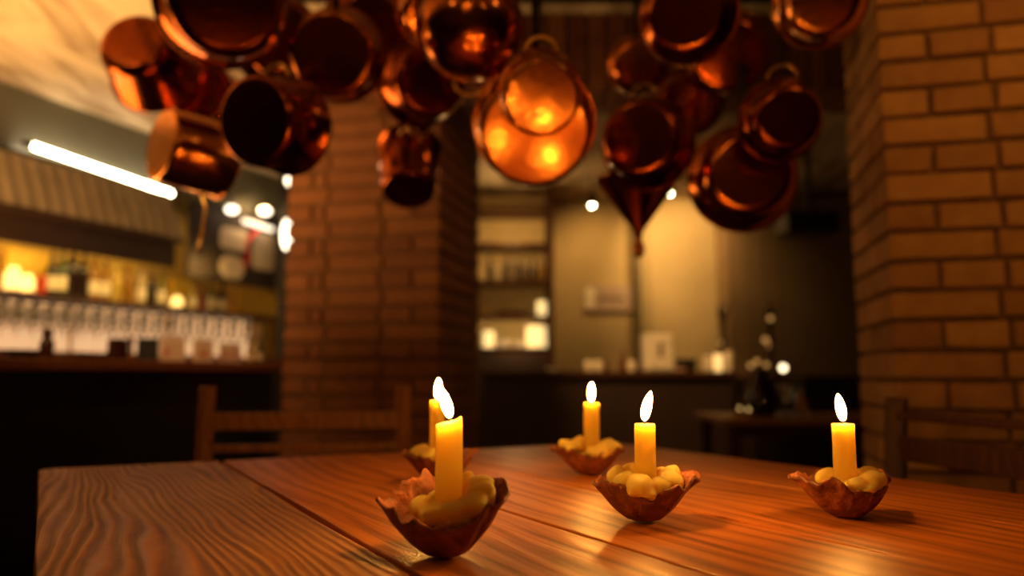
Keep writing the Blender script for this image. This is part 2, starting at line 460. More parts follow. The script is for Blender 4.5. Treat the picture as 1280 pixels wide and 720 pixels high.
def make_candle(px, pybase, ctrl, seed, blabel, clabel, cr, ctop_px, fh, lean, blobs, coff=(0, 0), notch=False, wz=.026):
    base = onz(px, pybase, TZ)
    bo = link('torn_clay_bowl', bowl_mesh(ctrl, seed), CLAY, smooth=True)
    bo.location = (base.x, base.y, TZ + .0024)
    sd = bo.modifiers.new('thickness', 'SOLIDIFY'); sd.thickness = .0034; sd.offset = 0
    tag(bo, blabel, 'bowl')
    cx, cy = base.x + coff[0], base.y + coff[1]
    top = at(px, ctop_px, cy).z
    cz0 = TZ + .012
    c = empty('lit_candle', (cx, cy, cz0), clabel, 'candle')
    H = top - cz0
    rnd = random.Random(seed)
    prof = fillet([(0, 0), (cr * 1.02, 0, .001), (cr * 1.03, H * .4), (cr, H - .002, .0), (cr * .93, H, .001), (cr * .5, H - .0035, .002), (0, H - .0045)])
    prof2 = []
    for a, b in zip(prof, prof[1:]):
        k = max(1, int(abs(b[1] - a[1]) / .004))
        for q in range(k): prof2.append((a[0] + (b[0] - a[0]) * q / k, a[1] + (b[1] - a[1]) * q / k))
    prof2.append(prof[-1])
    bm = lathe(prof2, 40)
    for v in bm.verts:
        th = math.atan2(v.co.y, v.co.x)
        k = 1 + .03 * noise.noise(Vector((math.cos(th) * 1.5, math.sin(th) * 1.5, v.co.z * 40 + seed)))
        v.co.x *= k; v.co.y *= k
        if notch and v.co.z > H - .012:
            v.co.z += .0045 * max(0, math.cos(th - .2)) ** 3 - .0025 * max(0, -math.cos(th)) 
    link('wax_stick', bm, WAX, c, smooth=True)
    wk = link('wick', tube([(0, 0, H - .006), (0, 0, H + .002), (lean[0] * .006, lean[1] * .006, H + .007)], .0009, 8), WICK, c)
    fl = link('flame', flame_mesh(fh, fh * .58, lean[0], lean[1]), FLAME, wk, smooth=True)
    fl.location = (0, 0, H + .0025)
    # melted wax: lumps fused round the foot of the candle
    bm = bmesh.new()
    bmesh.ops.create_icosphere(bm, subdivisions=3, radius=1, matrix=Matrix.LocRotScale((0, 0, wz - .010), None, (.030, .030, .013)))
    for (ang_, rr, zz, sx, sz) in blobs:
        a = math.radians(ang_)
        bmesh.ops.create_icosphere(bm, subdivisions=3, radius=1, matrix=Matrix.LocRotScale((rr * math.cos(a), rr * math.sin(a), zz - .008), Matrix.Rotation(a, 3, 'Z').to_quaternion(), (sx, sx * rnd.uniform(.8, 1.15), sz)))
    for v in bm.verts:
        v.co += Vector((1, 1, .8)) * .0026 * noise.noise(v.co * 90 + Vector((seed, 0, 0))) + Vector((1, 1, 1)) * .004 * noise.noise(v.co * 45 + Vector((0, seed, 0)))
    w = link('melted_wax', bm, WAXP, c, smooth=True)
    rm = w.modifiers.new('fuse', 'REMESH'); rm.mode = 'VOXEL'; rm.voxel_size = .0013; rm.use_smooth_shade = True
    sm = w.modifiers.new('soften', 'SMOOTH'); sm.factor = .5; sm.iterations = 3
    # light of the flame
    return c
R0 = .050
make_candle(556, 696, [(0, .052, .058, .5), (18, .050, .067, .2), (50, .047, .050, 0), (90, .046, .050, 0), (118, .044, .066, .8), (145, .048, .060, -.3), (175, .057, .049, .6), (200, .050, .043, .1), (240, .043, .037, 0), (262, .040, .030, 0), (285, .040, .029, 0), (310, .043, .036, .0), (338, .050, .047, .3)],
    1.3, 'dark torn-rim clay bowl nearest the camera, under the front candle', 'front yellow candle with chipped top, standing nearest the camera', .0123, 526, .031, (-.32, 0),
    [(-75, .024, .042, .012, .008), (-40, .027, .044, .014, .010), (-10, .029, .052, .013, .012), (20, .030, .056, .012, .013), (60, .028, .054, .013, .013), (110, .026, .044, .013, .010), (180, .026, .040, .011, .009), (-110, .023, .040, .011, .007), (0, .036, .050, .010, .008)], (.003, 0), True, .037)
make_candle(551, 603, [(0, .046, .040, .3), (25, .047, .048, 1.2), (60, .044, .040, 0), (120, .046, .038, 0), (180, .050, .040, .8), (215, .046, .043, .2), (270, .042, .034, 0), (320, .044, .038, 0)],
    4.1, 'torn-rim clay bowl behind the front candle, near the left chair', 'lit yellow candle mostly hidden behind the front candle', .0115, 500, .031, (.05, 0),
    [(200, .026, .042, .016, .012), (160, .028, .042, .014, .012), (240, .024, .040, .014, .010), (300, .026, .036, .012, .009), (30, .024, .036, .012, .008), (100, .022, .036, .014, .01)], (-.006, 0))
make_candle(806, 652, [(0, .052, .048, 1.2), (20, .052, .056, .9), (45, .046, .046, 0), (90, .044, .042, 0), (140, .046, .046, .3), (178, .053, .042, .5), (205, .049, .046, 0), (250, .044, .036, 0), (272, .041, .030, 0), (300, .044, .040, 0), (335, .050, .047, .4)],
    7.7, 'torn-rim clay bowl in the middle of the table, brimming with melted wax', 'lit candle in the middle of the table, its flame leaning right', .0118, 529, .034, (.22, 0),
    [(-110, .036, .040, .017, .013), (-140, .036, .042, .013, .011), (-70, .030, .039, .013, .010), (-35, .031, .042, .015, .013), (0, .028, .044, .014, .012), (40, .027, .044, .014, .011), (170, .030, .044, .015, .012), (120, .028, .046, .014, .012), (80, .026, .042, .013, .010), (-95, .041, .033, .009, .007)], (.002, 0))
make_candle(738, 594, [(0, .048, .043, .8), (40, .046, .042, 0), (90, .044, .042, 0), (150, .048, .044, .4), (180, .054, .044, 1.0), (215, .048, .042, .2), (270, .041, .034, 0), (310, .046, .040, .4)],
    11.2, 'torn-rim clay bowl farthest back on the table, with looped wax at its left', 'farthest lit candle, standing in the bowl at the back of the table', .0128, 503, .030, (.02, 0),
    [(180, .030, .044, .013, .010), (205, .042, .042, .010, .007), (160, .044, .047, .009, .007), (185, .050, .046, .008, .007), (-90, .026, .038, .010, .008), (-55, .032, .040, .017, .014), (-20, .036, .042, .015, .012), (20, .030, .044, .015, .012), (90, .026, .042, .015, .010), (130, .028, .046, .014, .011)], (.003, 0))
make_candle(1058, 647, [(0, .046, .044, .5), (22, .050, .047, 1.2), (50, .045, .048, .1), (100, .044, .045, 0), (150, .046, .045, .2), (178, .053, .045, .9), (196, .050, .040, .3), (235, .045, .044, 0), (262, .042, .033, 0), (290, .042, .031, 0), (325, .044, .036, 0), (345, .045, .042, .2)],
    15.8, 'torn-rim clay bowl at the right end of the candle group', 'rightmost lit candle, standing near the dark chair', .0125, 529, .032, (-.14, 0),
    [(-60, .030, .039, .014, .011), (-30, .031, .041, .014, .012), (5, .028, .044, .013, .010), (-90, .028, .036, .013, .009), (50, .024, .042, .013, .010), (120, .024, .040, .014, .009), (-75, .038, .032, .008, .006)], (.001, 0))

# ------------------------------------------------------------------ chairs
def chair(name, loc, rz, mat, label, w=.46, postw=.036, ht=.885, rails=((.80, .05), (.715, .03)), n_leg=4, yaw_taper=0):
    """Local origin on the floor under the back; seat goes towards +y."""
    c = empty(name, loc, label, 'chair', rz=rz)
    D = .42
    for s in (-1, 1):
        link('back_leg', tube([(s * (w / 2 - postw / 2), 0, 0), (s * (w / 2 - postw / 2), .03, .45), (s * (w / 2 - postw / 2), 0, ht)], postw * .6, 4), mat, c, bevel=.003)
        link('front_leg', box((s * (w / 2 - postw / 2), D, .215), (postw, postw, .43)), mat, c, bevel=.003)
    for z, h in rails:
        link('back_rail', box((0, .004, z), (w - postw * 1.6, .02, h)), mat, c, bevel=.003)
    bm = bmesh.new()
    for k in range(5): add_box(bm, (0, .06 + k * .086, .44), (w, .078, .02))
    link('seat', bm, mat, c, bevel=.003)
    bm = bmesh.new()
    for s in (-1, 1): add_box(bm, (s * (w / 2 - postw / 2), D / 2, .40), (.02, D - .03, .05))
    add_box(bm, (0, D, .40), (w - .08, .02, .05))
    link('seat_frame', bm, mat, c)
    return c
Yc = 1.92
pL = at(259, 500, Yc); pR = at(504, 500, 2.0)
mid = (pL + pR) / 2; rz = math.atan2(pR.y - pL.y, pR.x - pL.x)
chair('slatted_chair', (mid.x, mid.y, 0), rz + PI, W_CHAIR, 'reddish brown wooden chair with two back rails beyond the left end of the table', w=(pR - pL).length + .036, ht=.885, rails=((.80, .042), (.735, .018)))
pL = at(1121, 510, 1.60); pR = at(1330, 520, 1.22)
mid = (pL + pR) / 2; rz = math.atan2(pR.y - pL.y, pR.x - pL.x)
chair('slatted_chair', (mid.x, mid.y, 0), rz + PI, W_DARK, 'dark wooden slat-back chair against the right brick pillar', w=(pR - pL).length + .045, postw=.045, ht=.868, rails=((.832, .016), (.768, .048), (.690, .030)))

# ------------------------------------------------------------------ hanging copper
RACKZ = 2.25
def pot(name, label, bx, by, Y, rb, rr, h, a, b, style='pan', mat=0, handle='up', hk=None, group='copper pans hanging over the table'):
    P = at(bx, by, Y); k = Y / F
    rb *= k; rr *= k; h *= k
    toc = (CAM - P).normalized(); rt = toc.cross(Vector((0, 0, 1))).normalized() * -1
    if rt.x < 0: rt = -rt
    up = rt.cross(-toc).normalized()
    if up.z < 0: up = -up
    c = math.sqrt(max(.02, 1 - a * a - b * b))
    nrm = (rt * a + up * b + toc * c).normalized()      # base faces this way
    zax = -nrm                                          # from base to rim
    xax = (Vector((0, 0, 1)) - zax * zax.z)
    xax.normalize(); yax = zax.cross(xax)
    M = frame(P, xax, yax, zax)
    o = empty(name, None, label, 'copper pot', group, mat=M)
    t = .0025
    if style == 'pan':
        pr = [(0, 0), (rb * .97, 0, .012 if rb > .05 else .006), (rb + (rr - rb) * .35, h * .12, .008), (rr, h, 0), (rr + .005, h + .001, .0), (rr + .005, h + .004, 0), (rr - t, h + .004, 0), (rb + (rr - rb) * .35 - t, h * .12 + t, .008), (rb * .95, t + .001, .006), (0, t)]
    elif style == 'bowl':
        pr = [(rr * math.sin(q * PI / 2 / 14), h * (1 - math.cos(q * PI / 2 / 14))) for q in range(15)]
        pr += [(rr + .006, h + .001), (rr + .006, h + .005), (rr - t, h + .005)] + [((rr - t) * math.sin(q * PI / 2 / 14), t + (h - t) * (1 - math.cos(q * PI / 2 / 14))) for q in range(13, -1, -1)]
    elif style == 'kettle':   # bulging body, narrower neck
        pr = [(0, 0), (rb, 0, .01), (rr, h * .35, .04), (rr * .98, h * .6, .03), (rr * .75, h * .9, .02), (rr * .8, h, 0), (rr * .8 - t, h, 0), (rr * .74 - t, h * .9, .02), (rr * .97 - t, h * .6, .03), (rr - t, h * .35, .04), (rb * .96, t, .008), (0, t)]
    prof = fillet(pr) if style != 'bowl' else pr
    link('pan_body' if style != 'bowl' else 'bowl_body', lathe(prof, 72), COPPER[mat], o, smooth=True)
    # sharper shading: weighted by auto smooth
    rim = lathe([(rr + .003 + .0032 * math.cos(q * PI / 4), h + .0025 + .0032 * math.sin(q * PI / 4)) for q in range(8)], 72, closed=True)
    if style != 'kettle': link('rolled_rim', rim, COPPER[mat], o, smooth=True)
    # handle, riveted just under the rim; local +x is the upward side
    hx = rr if style != 'kettle' else rr * .8
    if handle in ('up', 'down'):
        sg = 1 if handle == 'up' else -1
        L = hk or .16
        hb = tube([(sg * (hx - .004), 0, h * .72), (sg * (hx + .012), 0, h * .76), (sg * (hx + .04), 0, h * .82), (sg * (hx + L * .7), 0, h * .80), (sg * (hx + L), 0, h * .78)], [.014, .010, .0075, .009, .011], 12, .38)
        ho = link('handle', hb, BRASS if handle == 'down' else IRON, o, smooth=True)
        rv = bmesh.new()
        for q in (-1, 0, 1): bmesh.ops.create_icosphere(rv, subdivisions=2, radius=.0035, matrix=Matrix.Translation((sg * (hx - .001), q * .009, h * (.72 + (.1 if q == 0 else 0)))))
        link('rivets', rv, BRASS, ho, smooth=True)
        top = M @ Vector(((hx + L) if sg > 0 else hx, 0, h * .78))
    else:
        for sg in ((1, -1) if handle == 'loops' else (1,)):
            pts = [(sg * (hx + .002 + .03 * math.sin(q * PI / 8)), .035 * math.cos(q * PI / 8), h * .75) for q in range(9)]
            link('loop_handle', tube(pts, .004, 10), BRASS, o, smooth=True)
        top = M @ Vector((hx + .032, 0, h * .75))
    # iron hook up to the rack
    Mi = M.inverted()
    zt = RACKZ
    if top.z < zt - .01:
        pts = [top + Vector((.006, 0, -.006)), top + Vector((-.006, 0, -.010)), top + Vector((-.008, 0, 0)), top + Vector((0, 0, .014)), Vector((top.x, top.y, zt - .012)), Vector((top.x + .008, top.y, zt + .008))]
        link('hook', tube([Mi @ p for p in pts], .0022, 8), IRON, o, smooth=True)
    return o
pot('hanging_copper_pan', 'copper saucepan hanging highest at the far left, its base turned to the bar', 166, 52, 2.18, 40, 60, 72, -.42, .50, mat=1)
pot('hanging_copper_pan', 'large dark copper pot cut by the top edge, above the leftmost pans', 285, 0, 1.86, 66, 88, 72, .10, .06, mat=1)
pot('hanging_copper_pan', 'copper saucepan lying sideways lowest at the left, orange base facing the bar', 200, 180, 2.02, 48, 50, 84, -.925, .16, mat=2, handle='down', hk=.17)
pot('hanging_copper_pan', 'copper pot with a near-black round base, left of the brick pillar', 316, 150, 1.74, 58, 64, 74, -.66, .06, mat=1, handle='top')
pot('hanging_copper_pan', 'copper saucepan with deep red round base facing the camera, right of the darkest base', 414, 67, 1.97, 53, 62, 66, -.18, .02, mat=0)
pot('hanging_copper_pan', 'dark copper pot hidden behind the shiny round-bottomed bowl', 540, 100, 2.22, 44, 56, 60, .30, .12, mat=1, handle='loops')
pot('hanging_copper_bowl', 'shiny round-bottomed copper bowl hanging at the top centre', 588, 36, 1.66, 0, 71, 56, .02, -.04, 'bowl', 0, 'loops')
pot('hanging_copper_pan', 'copper pan showing only its left edge behind the round-bottomed bowl', 546, 18, 1.86, 42, 52, 60, .06, -.1, mat=0)
pot('hanging_copper_pan', 'small copper pan in front of the wide bright pan at the centre', 677, 122, 1.60, 48, 54, 50, .06, -.12, mat=2, handle='top')
pot('hanging_copper_pan', 'wide bright copper pan hanging low at the centre behind a small pan', 669, 166, 1.80, 70, 80, 48, .02, -.22, mat=2)
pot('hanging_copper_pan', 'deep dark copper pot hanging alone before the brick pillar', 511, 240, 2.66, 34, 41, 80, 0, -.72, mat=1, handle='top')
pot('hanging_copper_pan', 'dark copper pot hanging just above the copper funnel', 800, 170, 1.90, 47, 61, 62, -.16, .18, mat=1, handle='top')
pot('hanging_copper_pan', 'small copper saucepan behind the pots, above the funnel pot', 798, 78, 2.32, 30, 40, 44, .1, .15, 'kettle', 0)
pot('hanging_copper_pan', 'round-bellied copper pot at the top, right of centre', 857, 14, 1.66, 46, 68, 68, -.12, .16, 'kettle', 0)
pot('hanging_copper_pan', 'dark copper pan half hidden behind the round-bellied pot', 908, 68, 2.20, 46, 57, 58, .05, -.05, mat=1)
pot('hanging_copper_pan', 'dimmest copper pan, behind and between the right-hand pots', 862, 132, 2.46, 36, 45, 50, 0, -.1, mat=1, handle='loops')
pot('hanging_copper_pan', 'large copper pan hanging lowest at the right with a wide brown base', 937, 214, 1.92, 50, 71, 68, .14, .14, mat=0)
pot('hanging_copper_pan', 'small dark copper saucepan in front of the lowest right-hand pan', 986, 147, 1.70, 38, 53, 50, .22, .06, mat=1, handle='top')
pot('hanging_copper_pan', 'copper pot at the top right beside the brick pillar, its base catching light', 1030, 2, 1.80, 40, 60, 66, .08, .0, mat=2)
pot('hanging_copper_pan', 'dim copper pan filling the gap behind the large top-left pot and the deep red base', 352, 46, 2.40, 46, 62, 60, .1, .1, mat=1, handle='loops')
pot('hanging_copper_pan', 'dim copper pan behind the gap between the leftmost pan and the darkest base', 248, 112, 2.44, 40, 50, 60, -.1, .2, mat=1, handle='loops')
pot('hanging_copper_pan', 'added dim copper pan between the deep red base and the shiny round-bottomed bowl', 466, 34, 2.30, 46, 62, 60, .1, .1, mat=1, handle='loops')  # pan added to cover brightly lit ceiling where it should be dark
# funnel
P = at(797, 226, 2.18); k = 2.18 / F
fo = empty('hanging_copper_funnel', P, 'pointed copper funnel hanging below a dark pot, lowest of all the copper', 'funnel')
t = .002; R = 52 * k
link('cone', lathe([(R + .003, .004), (R + .003, .0), (R, -.002), (.013, -66 * k), (.011, -72 * k), (.009, -72 * k), (.011, -66 * k), (R - t, .0), (R, .004)], 64, closed=True), COPPER[0], fo, smooth=True)
link('spout', lathe([(.011, -70 * k), (.008, -76 * k), (.014, -82 * k), (.017, -88 * k), (.014, -95 * k), (.009, -99 * k), (.007, -99 * k), (.009, -94 * k), (.013, -88 * k), (.010, -80 * k), (.006, -76 * k), (.008, -70 * k)], 32, closed=True), COPPER[2], fo, smooth=True)
link('hook', tube([(R, 0, -.002), (R * .96, 0, .02), (0, 0, .22), (0, 0, RACKZ - P.z + .005)], .0022, 8), IRON, fo)
# rack above the picture
rk = empty('hanging_pot_rack', (0, 0, 0), 'black iron rack overhead that the copper pans hang from', 'pot rack')
bm = bmesh.new()
for y in (1.56, 1.74, 1.92, 2.1, 2.28, 2.46, 2.64): add_box(bm, (-.1, y, RACKZ + .02), (2.3, .012, .018))
link('cross_bars', bm, IRON, rk)
bm = bmesh.new()
for x in (-1.25, 1.05): add_box(bm, (x, 2.1, RACKZ + .02), (.025, 1.16, .025))
for y in (1.52, 2.68): add_box(bm, (-.1, y, RACKZ + .02), (2.3, .025, .025))
link('rack_frame', bm, IRON, rk)
for x in (-1.2, 1.0):
    for y in (1.53, 2.67): link('hanging_rod', tube([(x, y, RACKZ + .02), (x, y, CZ)], .006, 8), IRON, rk)

# ------------------------------------------------------------------ the bar, left
ZB = bp(10, 447, 2.4).z
def barM(Y0, z=0): return frame(barp(Y0) + Vector((0, 0, z)), BD, -BN, Vector((0, 0, 1)))   # x along, y into the wall
def blen(px, Y0): return (bp(px, 400, Y0) - barp(Y0)).dot(BD)
Lc = blen(352, 2.4); 
bar = empty('bar_counter', None, 'long bar counter with black front and reddish brown wooden top, left', 'bar counter', mat=barM(2.4))
link('counter_top', box(((-1.2 + Lc) / 2, .22, ZB - .02), (Lc + 1.2, .50, .04)), W_BAR, bar, bevel=.006)
link('front_panel', box(((-1.2 + Lc) / 2 - .01, .20, (ZB - .04) / 2), (Lc + 1.18, .36, ZB - .041)), BLACKP, bar)
# back bar
YB = 3.6
bb = empty('back_bar_cabinet', None, 'low cabinet behind the bar on which the stemmed glasses stand', 'cabinet', mat=barM(YB))
Lb = blen(356, 3.9)
link('cabinet_body', box((Lb / 2 - .6, .30, .50), (Lb + 1.2, .44, 1.0)), DARKP, bb)
link('cabinet_top', box((Lb / 2 - .6, .30, 1.015), (Lb + 1.2, .48, .03)), W_BAR, bb)
ZCAB = 1.03
YS = 3.95
ZS = bp(5, 362, YS).z
sh = empty('bottle_shelf', None, 'long thin shelf of bottles above the stemmed glasses', 'shelf', mat=barM(YS))
Ls = blen(352, YS)
link('shelf_board', box((Ls / 2 - .5, .13, ZS - .012), (Ls + 1.0, .26, .022)), W_DARK, sh)
for x in (-.35, .55, 1.25, Ls - .05): link('bracket', box((x, .2, (ZS + ZCAB) / 2 - .012), (.014, .014, ZS - ZCAB - .03)), BRASS, sh)
# frosted lit panel behind the glasses
o = link('backlit_panel', box((Ls / 2 - .5, .28, (ZS + ZCAB) / 2), (Ls + .9, .02, ZS - ZCAB - .04)), emit('backlit_glass', (1.0, .58, .28), .85), mat=barM(YS))
tag(o, 'pale backlit panel glowing behind the rows of stemmed glasses', 'light panel')
# bulkhead and ribbed hood
YH = 3.9
z0 = bp(34, 190, YH).z
Lh = blen(352, YH)
o = link('ceiling_bulkhead', box((Lh / 2 - .8, .2, (z0 + CZ) / 2), (Lh + 1.6, .4, CZ - z0)), plain('grey_green_paint', (.115, .11, .075), .45, 0, .1, 6), mat=barM(YH)); struct(o)
p0 = bp(34, 180, 3.82); p1 = bp(217, 243, 3.82)
tu = empty('ceiling_tube_light', p0, 'long white tube light glowing under the grey bulkhead', 'tube light')
TUBEM = emit('tube_glow', (1.0, .80, .52), 26)
link('glowing_tube', tube([Vector(), p1 - p0], .015, 12), TUBEM, tu, smooth=True)
bm = bmesh.new()
add_tube(bm, [BD * -.02, BD * .02], .019, 12); add_tube(bm, [(p1 - p0) - BD * .02, (p1 - p0) + BD * .02], .019, 12)
link('end_caps', bm, IRON, tu)
# ribbed hood: sloping corrugated sheet
YHH = 3.6
a0 = bp(-40, 184, YHH + .12); a1 = bp(228, 243, YHH + .12)
b0 = bp(-40, 244, YHH); b1 = bp(228, 299, YHH)
hood = empty('hanging_bar_hood', b0, 'grey ribbed metal hood over the bar under the tube light', 'hood')
bm = bmesh.new(); NR = 30
zt_, zb_ = (a0.z + a1.z) / 2, (b0.z + b1.z) / 2
Lr = (b1 - b0).length; rows = []
for i in range(NR * 6 + 1):
    s = i / (NR * 6); w_ = .018 * abs(math.sin(PI * s * NR * .5)) ** .7
    p = BD * (Lr * s)
    rows.append([bm.verts.new(p + BN * w_ + Vector((0, 0, 0))), bm.verts.new(p - BN * .12 + BN * w_ + Vector((0, 0, zt_ - zb_)))])
for q, r in zip(rows, rows[1:]): bm.faces.new([q[0], r[0], r[1], q[1]])
sheet = link('ribbed_sheet', bm, RIBBED, hood); md = sheet.modifiers.new('t', 'SOLIDIFY'); md.thickness = .003
M = frame(Vector(), BD, -BN, Vector((0, 0, 1)))
link('hood_box', box((Lr / 2, .33, (zt_ - zb_) / 2 - .03), (Lr, .40, (zt_ - zb_) - .02), M), DARKP, hood)
link('hood_skirt', box((Lr / 2, .06, -.085), (Lr, .02, .17), M), DARKP, hood)
link('hood_lip', box((Lr / 2, -.004, -.02), (Lr, .02, .03), M), DARKP, hood)

# bottles
def bottle_prof(h, r, kind):
    if kind == 'wine': return fillet([(0, 0), (r, 0, .004), (r, h * .60, .03), (r * .38, h * .76, .02), (r * .34, h * .97, 0), (r * .42, h * .97, 0), (r * .42, h, 0), (0, h)])
    if kind == 'square': return fillet([(0, 0), (r, 0, .004), (r * 1.02, h * .66, .02), (r * .36, h * .72, .01), (r * .34, h * .86, 0), (r * .46, h * .86, 0), (r * .46, h, 0), (0, h)])
    return fillet([(0, 0), (r * .9, 0, .004), (r, h * .5, .03), (r * .5, h * .72, .03), (r * .36, h * .80, 0), (r * .36, h, 0), (0, h)])
LAB = plain('cream_label', (.78, .68, .48), .6)
def bottle(loc, h, r, col, kind, label, lab=True, group='bottles on the shelf behind the bar', labmat=None, cap=None):
    m = plain('bottle_glass', col, .12, 0, .15, 20)
    m.node_tree.nodes['Principled BSDF'].inputs['Transmission Weight'].default_value = .45
    c = empty('bottle', loc, label, 'bottle', group)
    bo_ = link('bottle_body', lathe(bottle_prof(h, r, kind), 24), m, c, smooth=True)
    link('cap', lathe([(0, h * .93), (r * .44, h * .93), (r * .44, h + .002), (0, h + .002)], 16), cap or IRON, c)
    if lab: link('paper_label', lathe([(r * 1.015, h * .14), (r * 1.03, h * .14), (r * 1.03, h * .44), (r * 1.015, h * .44)], 24, closed=True), labmat or LAB, bo_)
    return c
def shelf_at(px, Y0, z):
    d = bp(px, 380, Y0); return Vector((d.x, d.y, z))
REDM = plain('red_paint', (.5, .03, .01), .4)
AMB = (.40, .20, .02); OLV = (.20, .20, .05); GRN = (.05, .10, .03); DRK = (.03, .015, .012); CLR = (.65, .52, .30); YEL = (.75, .55, .12)
specs = [(62, .25, .029, DRK, 'wine', True, 'dark bottle with cream label, leftmost on the bar shelf'),
 (75, .27, .028, GRN, 'wine', True, 'green bottle with a pale label near the left end of the bar shelf'),
 (88, .32, .032, DRK, 'wine', False, 'tallest black bottle on the bar shelf'),
 (102, .30, .027, DRK, 'wine', False, 'slim black bottle right of the tallest black one'),
 (115, .25, .036, AMB, 'square', True, 'amber bottle with large cream label on the bar shelf'),
 (129, .24, .034, AMB, 'round', True, 'round amber bottle, second amber one on the bar shelf'),
 (143, .25, .036, YEL, 'square', False, 'yellow square-shouldered bottle in the middle of the bar shelf'),
 (157, .24, .034, AMB, 'square', False, 'unlabelled amber bottle right of the yellow square one'),
 (175, .23, .032, CLR, 'wine', True, 'clear bottle with white label in the middle of the bar shelf'),
 (188, .24, .030, DRK, 'wine', False, 'slim dark bottle between a clear and an olive bottle'),
 (200, .23, .036, OLV, 'round', True, 'olive round bottle left of the tall glowing bottle'),
 (241, .20, .032, YEL, 'round', True, 'short yellow bottle right of the tall glowing bottle'),
 (252, .17, .026, (.45, .08, .02), 'round', False, 'short reddish bottle on the bar shelf below the dark board'),
 (263, .22, .032, OLV, 'square', True, 'olive bottle on the bar shelf below the dark board'),
 (277, .22, .030, DRK, 'wine', True, 'dark bottle with white label left of the yellow box')]
for px, h, r, col, kd, lab, lb in specs: bottle(shelf_at(px, YS + .1, ZS), h, r, col, kd, lb, lab)
# glowing jars and tall lit bottle
GLOWY = emit('warm_lamp_glow', (1.0, .68, .20), 1.9)
def lamp_jar(loc, h, r, label, name='glowing_jar'):
    c = empty(name, loc, label, 'lamp')
    link('jar_glass', lathe(fillet([(0, 0), (r, 0, .006), (r, h * .7, .02), (r * .6, h * .85, .01), (r * .6, h, 0), (0, h)]), 24), GLOWY, c, smooth=True)
    link('jar_foot', lathe([(0, -.001), (r * 1.05, -.001), (r * 1.05, .008), (0, .008)], 24), BRASS, c)
    return c
lamp_jar(shelf_at(14, YS + .06, ZS + .002), .13, .042, 'taller glowing jar lamp at the left end of the bar shelf')
lamp_jar(shelf_at(33, YS + .06, ZS + .002), .10, .032, 'shorter glowing jar lamp beside the taller one on the bar shelf')
lamp_jar(shelf_at(221, YS + .06, ZS + .002), .075, .036, 'low glowing jar lamp in the middle of the bar shelf, under the tall yellow box')
o = link('red_tin', lathe(fillet([(0, 0), (.022, 0, .002), (.022, .09, .006), (.012, .11, 0), (0, .11)]), 20), REDM); o.location = shelf_at(50, YS + .1, ZS); tag(o, 'small red tin between the jar lamps and the dark bottles', 'tin')
YBOX = plain('yellow_board', (.80, .52, .05), .5)
def ybox(px0, px1, h, label, depth=.14, Y0=YS + .215, yb=0):
    a_, b_ = shelf_at(px0, Y0, ZS), shelf_at(px1, Y0, ZS); L = (b_ - a_).length
    c = empty('yellow_box', a_ , label, 'box', rz=math.atan2(BD.y, BD.x))
    link('box_body', box((L / 2, 0, h / 2), (L, .05, h)), YBOX, c, bevel=.004)
    link('box_lid', box((L / 2, 0, h + .006), (L + .008, .058, .012)), YBOX, c, bevel=.003)
    return c
ybox(2, 58, .24, 'yellow box standing behind the glowing jars at the left end')
ybox(212, 236, .20, 'narrow yellow box behind the low glowing jar, mid shelf')
ybox(298, 350, .17, 'wide yellow box at the right end of the bar shelf')

# glasses: two rows, one copied
GL = glassy('clear_glass', (.98, .95, .9), .06, 1.4)
def goblet(h, r, name='stemmed_glass'):
    g = empty(name, (0, 0, 0), None, 'glass')
    link('glass_bowl', lathe(fillet([(0, h * .46), (r * .75, h * .52, .012), (r, h * .74, .02), (r * .86, h, 0), (r * .84, h, 0), (r * .97, h * .74, .02), (r * .72, h * .54, .01), (0, h * .48)]), 24), GL, g, smooth=True)
    link('glass_stem', lathe([(.005, .006), (.004, h * .2), (.006, h * .46), (0, h * .47)], 12), GL, g, smooth=True)
    link('glass_foot', lathe([(0, 0), (r * .85, 0), (r * .85, .002), (.006, .007), (0, .007)], 24), GL, g, smooth=True)
    return g
g0 = goblet(.28, .040); first = True
for row, (Y0, lb, st) in enumerate(((YS + .02, 'stemmed wine glass in the back row before the backlit panel', 0), (YS - .12, 'stemmed wine glass in the front row before the backlit panel', 9))):
    px = -6 + st
    while px < 325:
        p = shelf_at(px, Y0, ZCAB)
        sc = 1.0 if row == 0 else .86
        if first: g0.location = p; g0['label'] = lb; g0['group'] = 'wine glasses, back row'; first = False
        else: dup(g0, p, 0, lb, 'wine glasses, back row' if row == 0 else 'wine glasses, front row', (sc,) * 3)
        px += 20.5 - px * .008
# things standing on the counter
def on_counter(px, off=.25):
    d = bp(px, 440, 2.4 + off); return Vector((d.x, d.y, ZB))
def prop(name, prof, px, off, mat, label, cat, seg=28, sc=1):
    o = link(name, lathe([(r * sc, z * sc) for r, z in fillet(prof)], seg), mat, smooth=True); o.location = on_counter(px, off); tag(o, label, cat); return o
DKG = plain('dark_glazed', (.05, .015, .008), .25)
prop('cocktail_shaker', [(0, 0), (.018, 0, .003), (.026, .06, .01), (.014, .075, .006), (.02, .095, .008), (.012, .11, .005), (0, .112)], 58, .2, DKG, 'dark shaker at the left on the bar counter', 'shaker')
prop('serving_bowl', [(0, 0), (.03, 0, .003), (.075, .035, .01), (.072, .035, 0), (.03, .005, .003), (0, .005)], 28, .3, DKG, 'low dark bowl left of the shaker on the bar counter', 'bowl')
o = link('serving_tray', box((0, 0, .017), (.19, .10, .03)), DKG, bevel=.01); o.location = on_counter(112, .3); o.rotation_euler.z = math.atan2(BD.y, BD.x); tag(o, 'low dark tray between the shaker and the black holder', 'tray')
o = link('napkin_holder', box((0, 0, .045), (.07, .05, .088)), DKG, bevel=.012); o.location = on_counter(147, .22); o.rotation_euler.z = 1.1; tag(o, 'dark napkin holder left of the black menu box', 'holder')
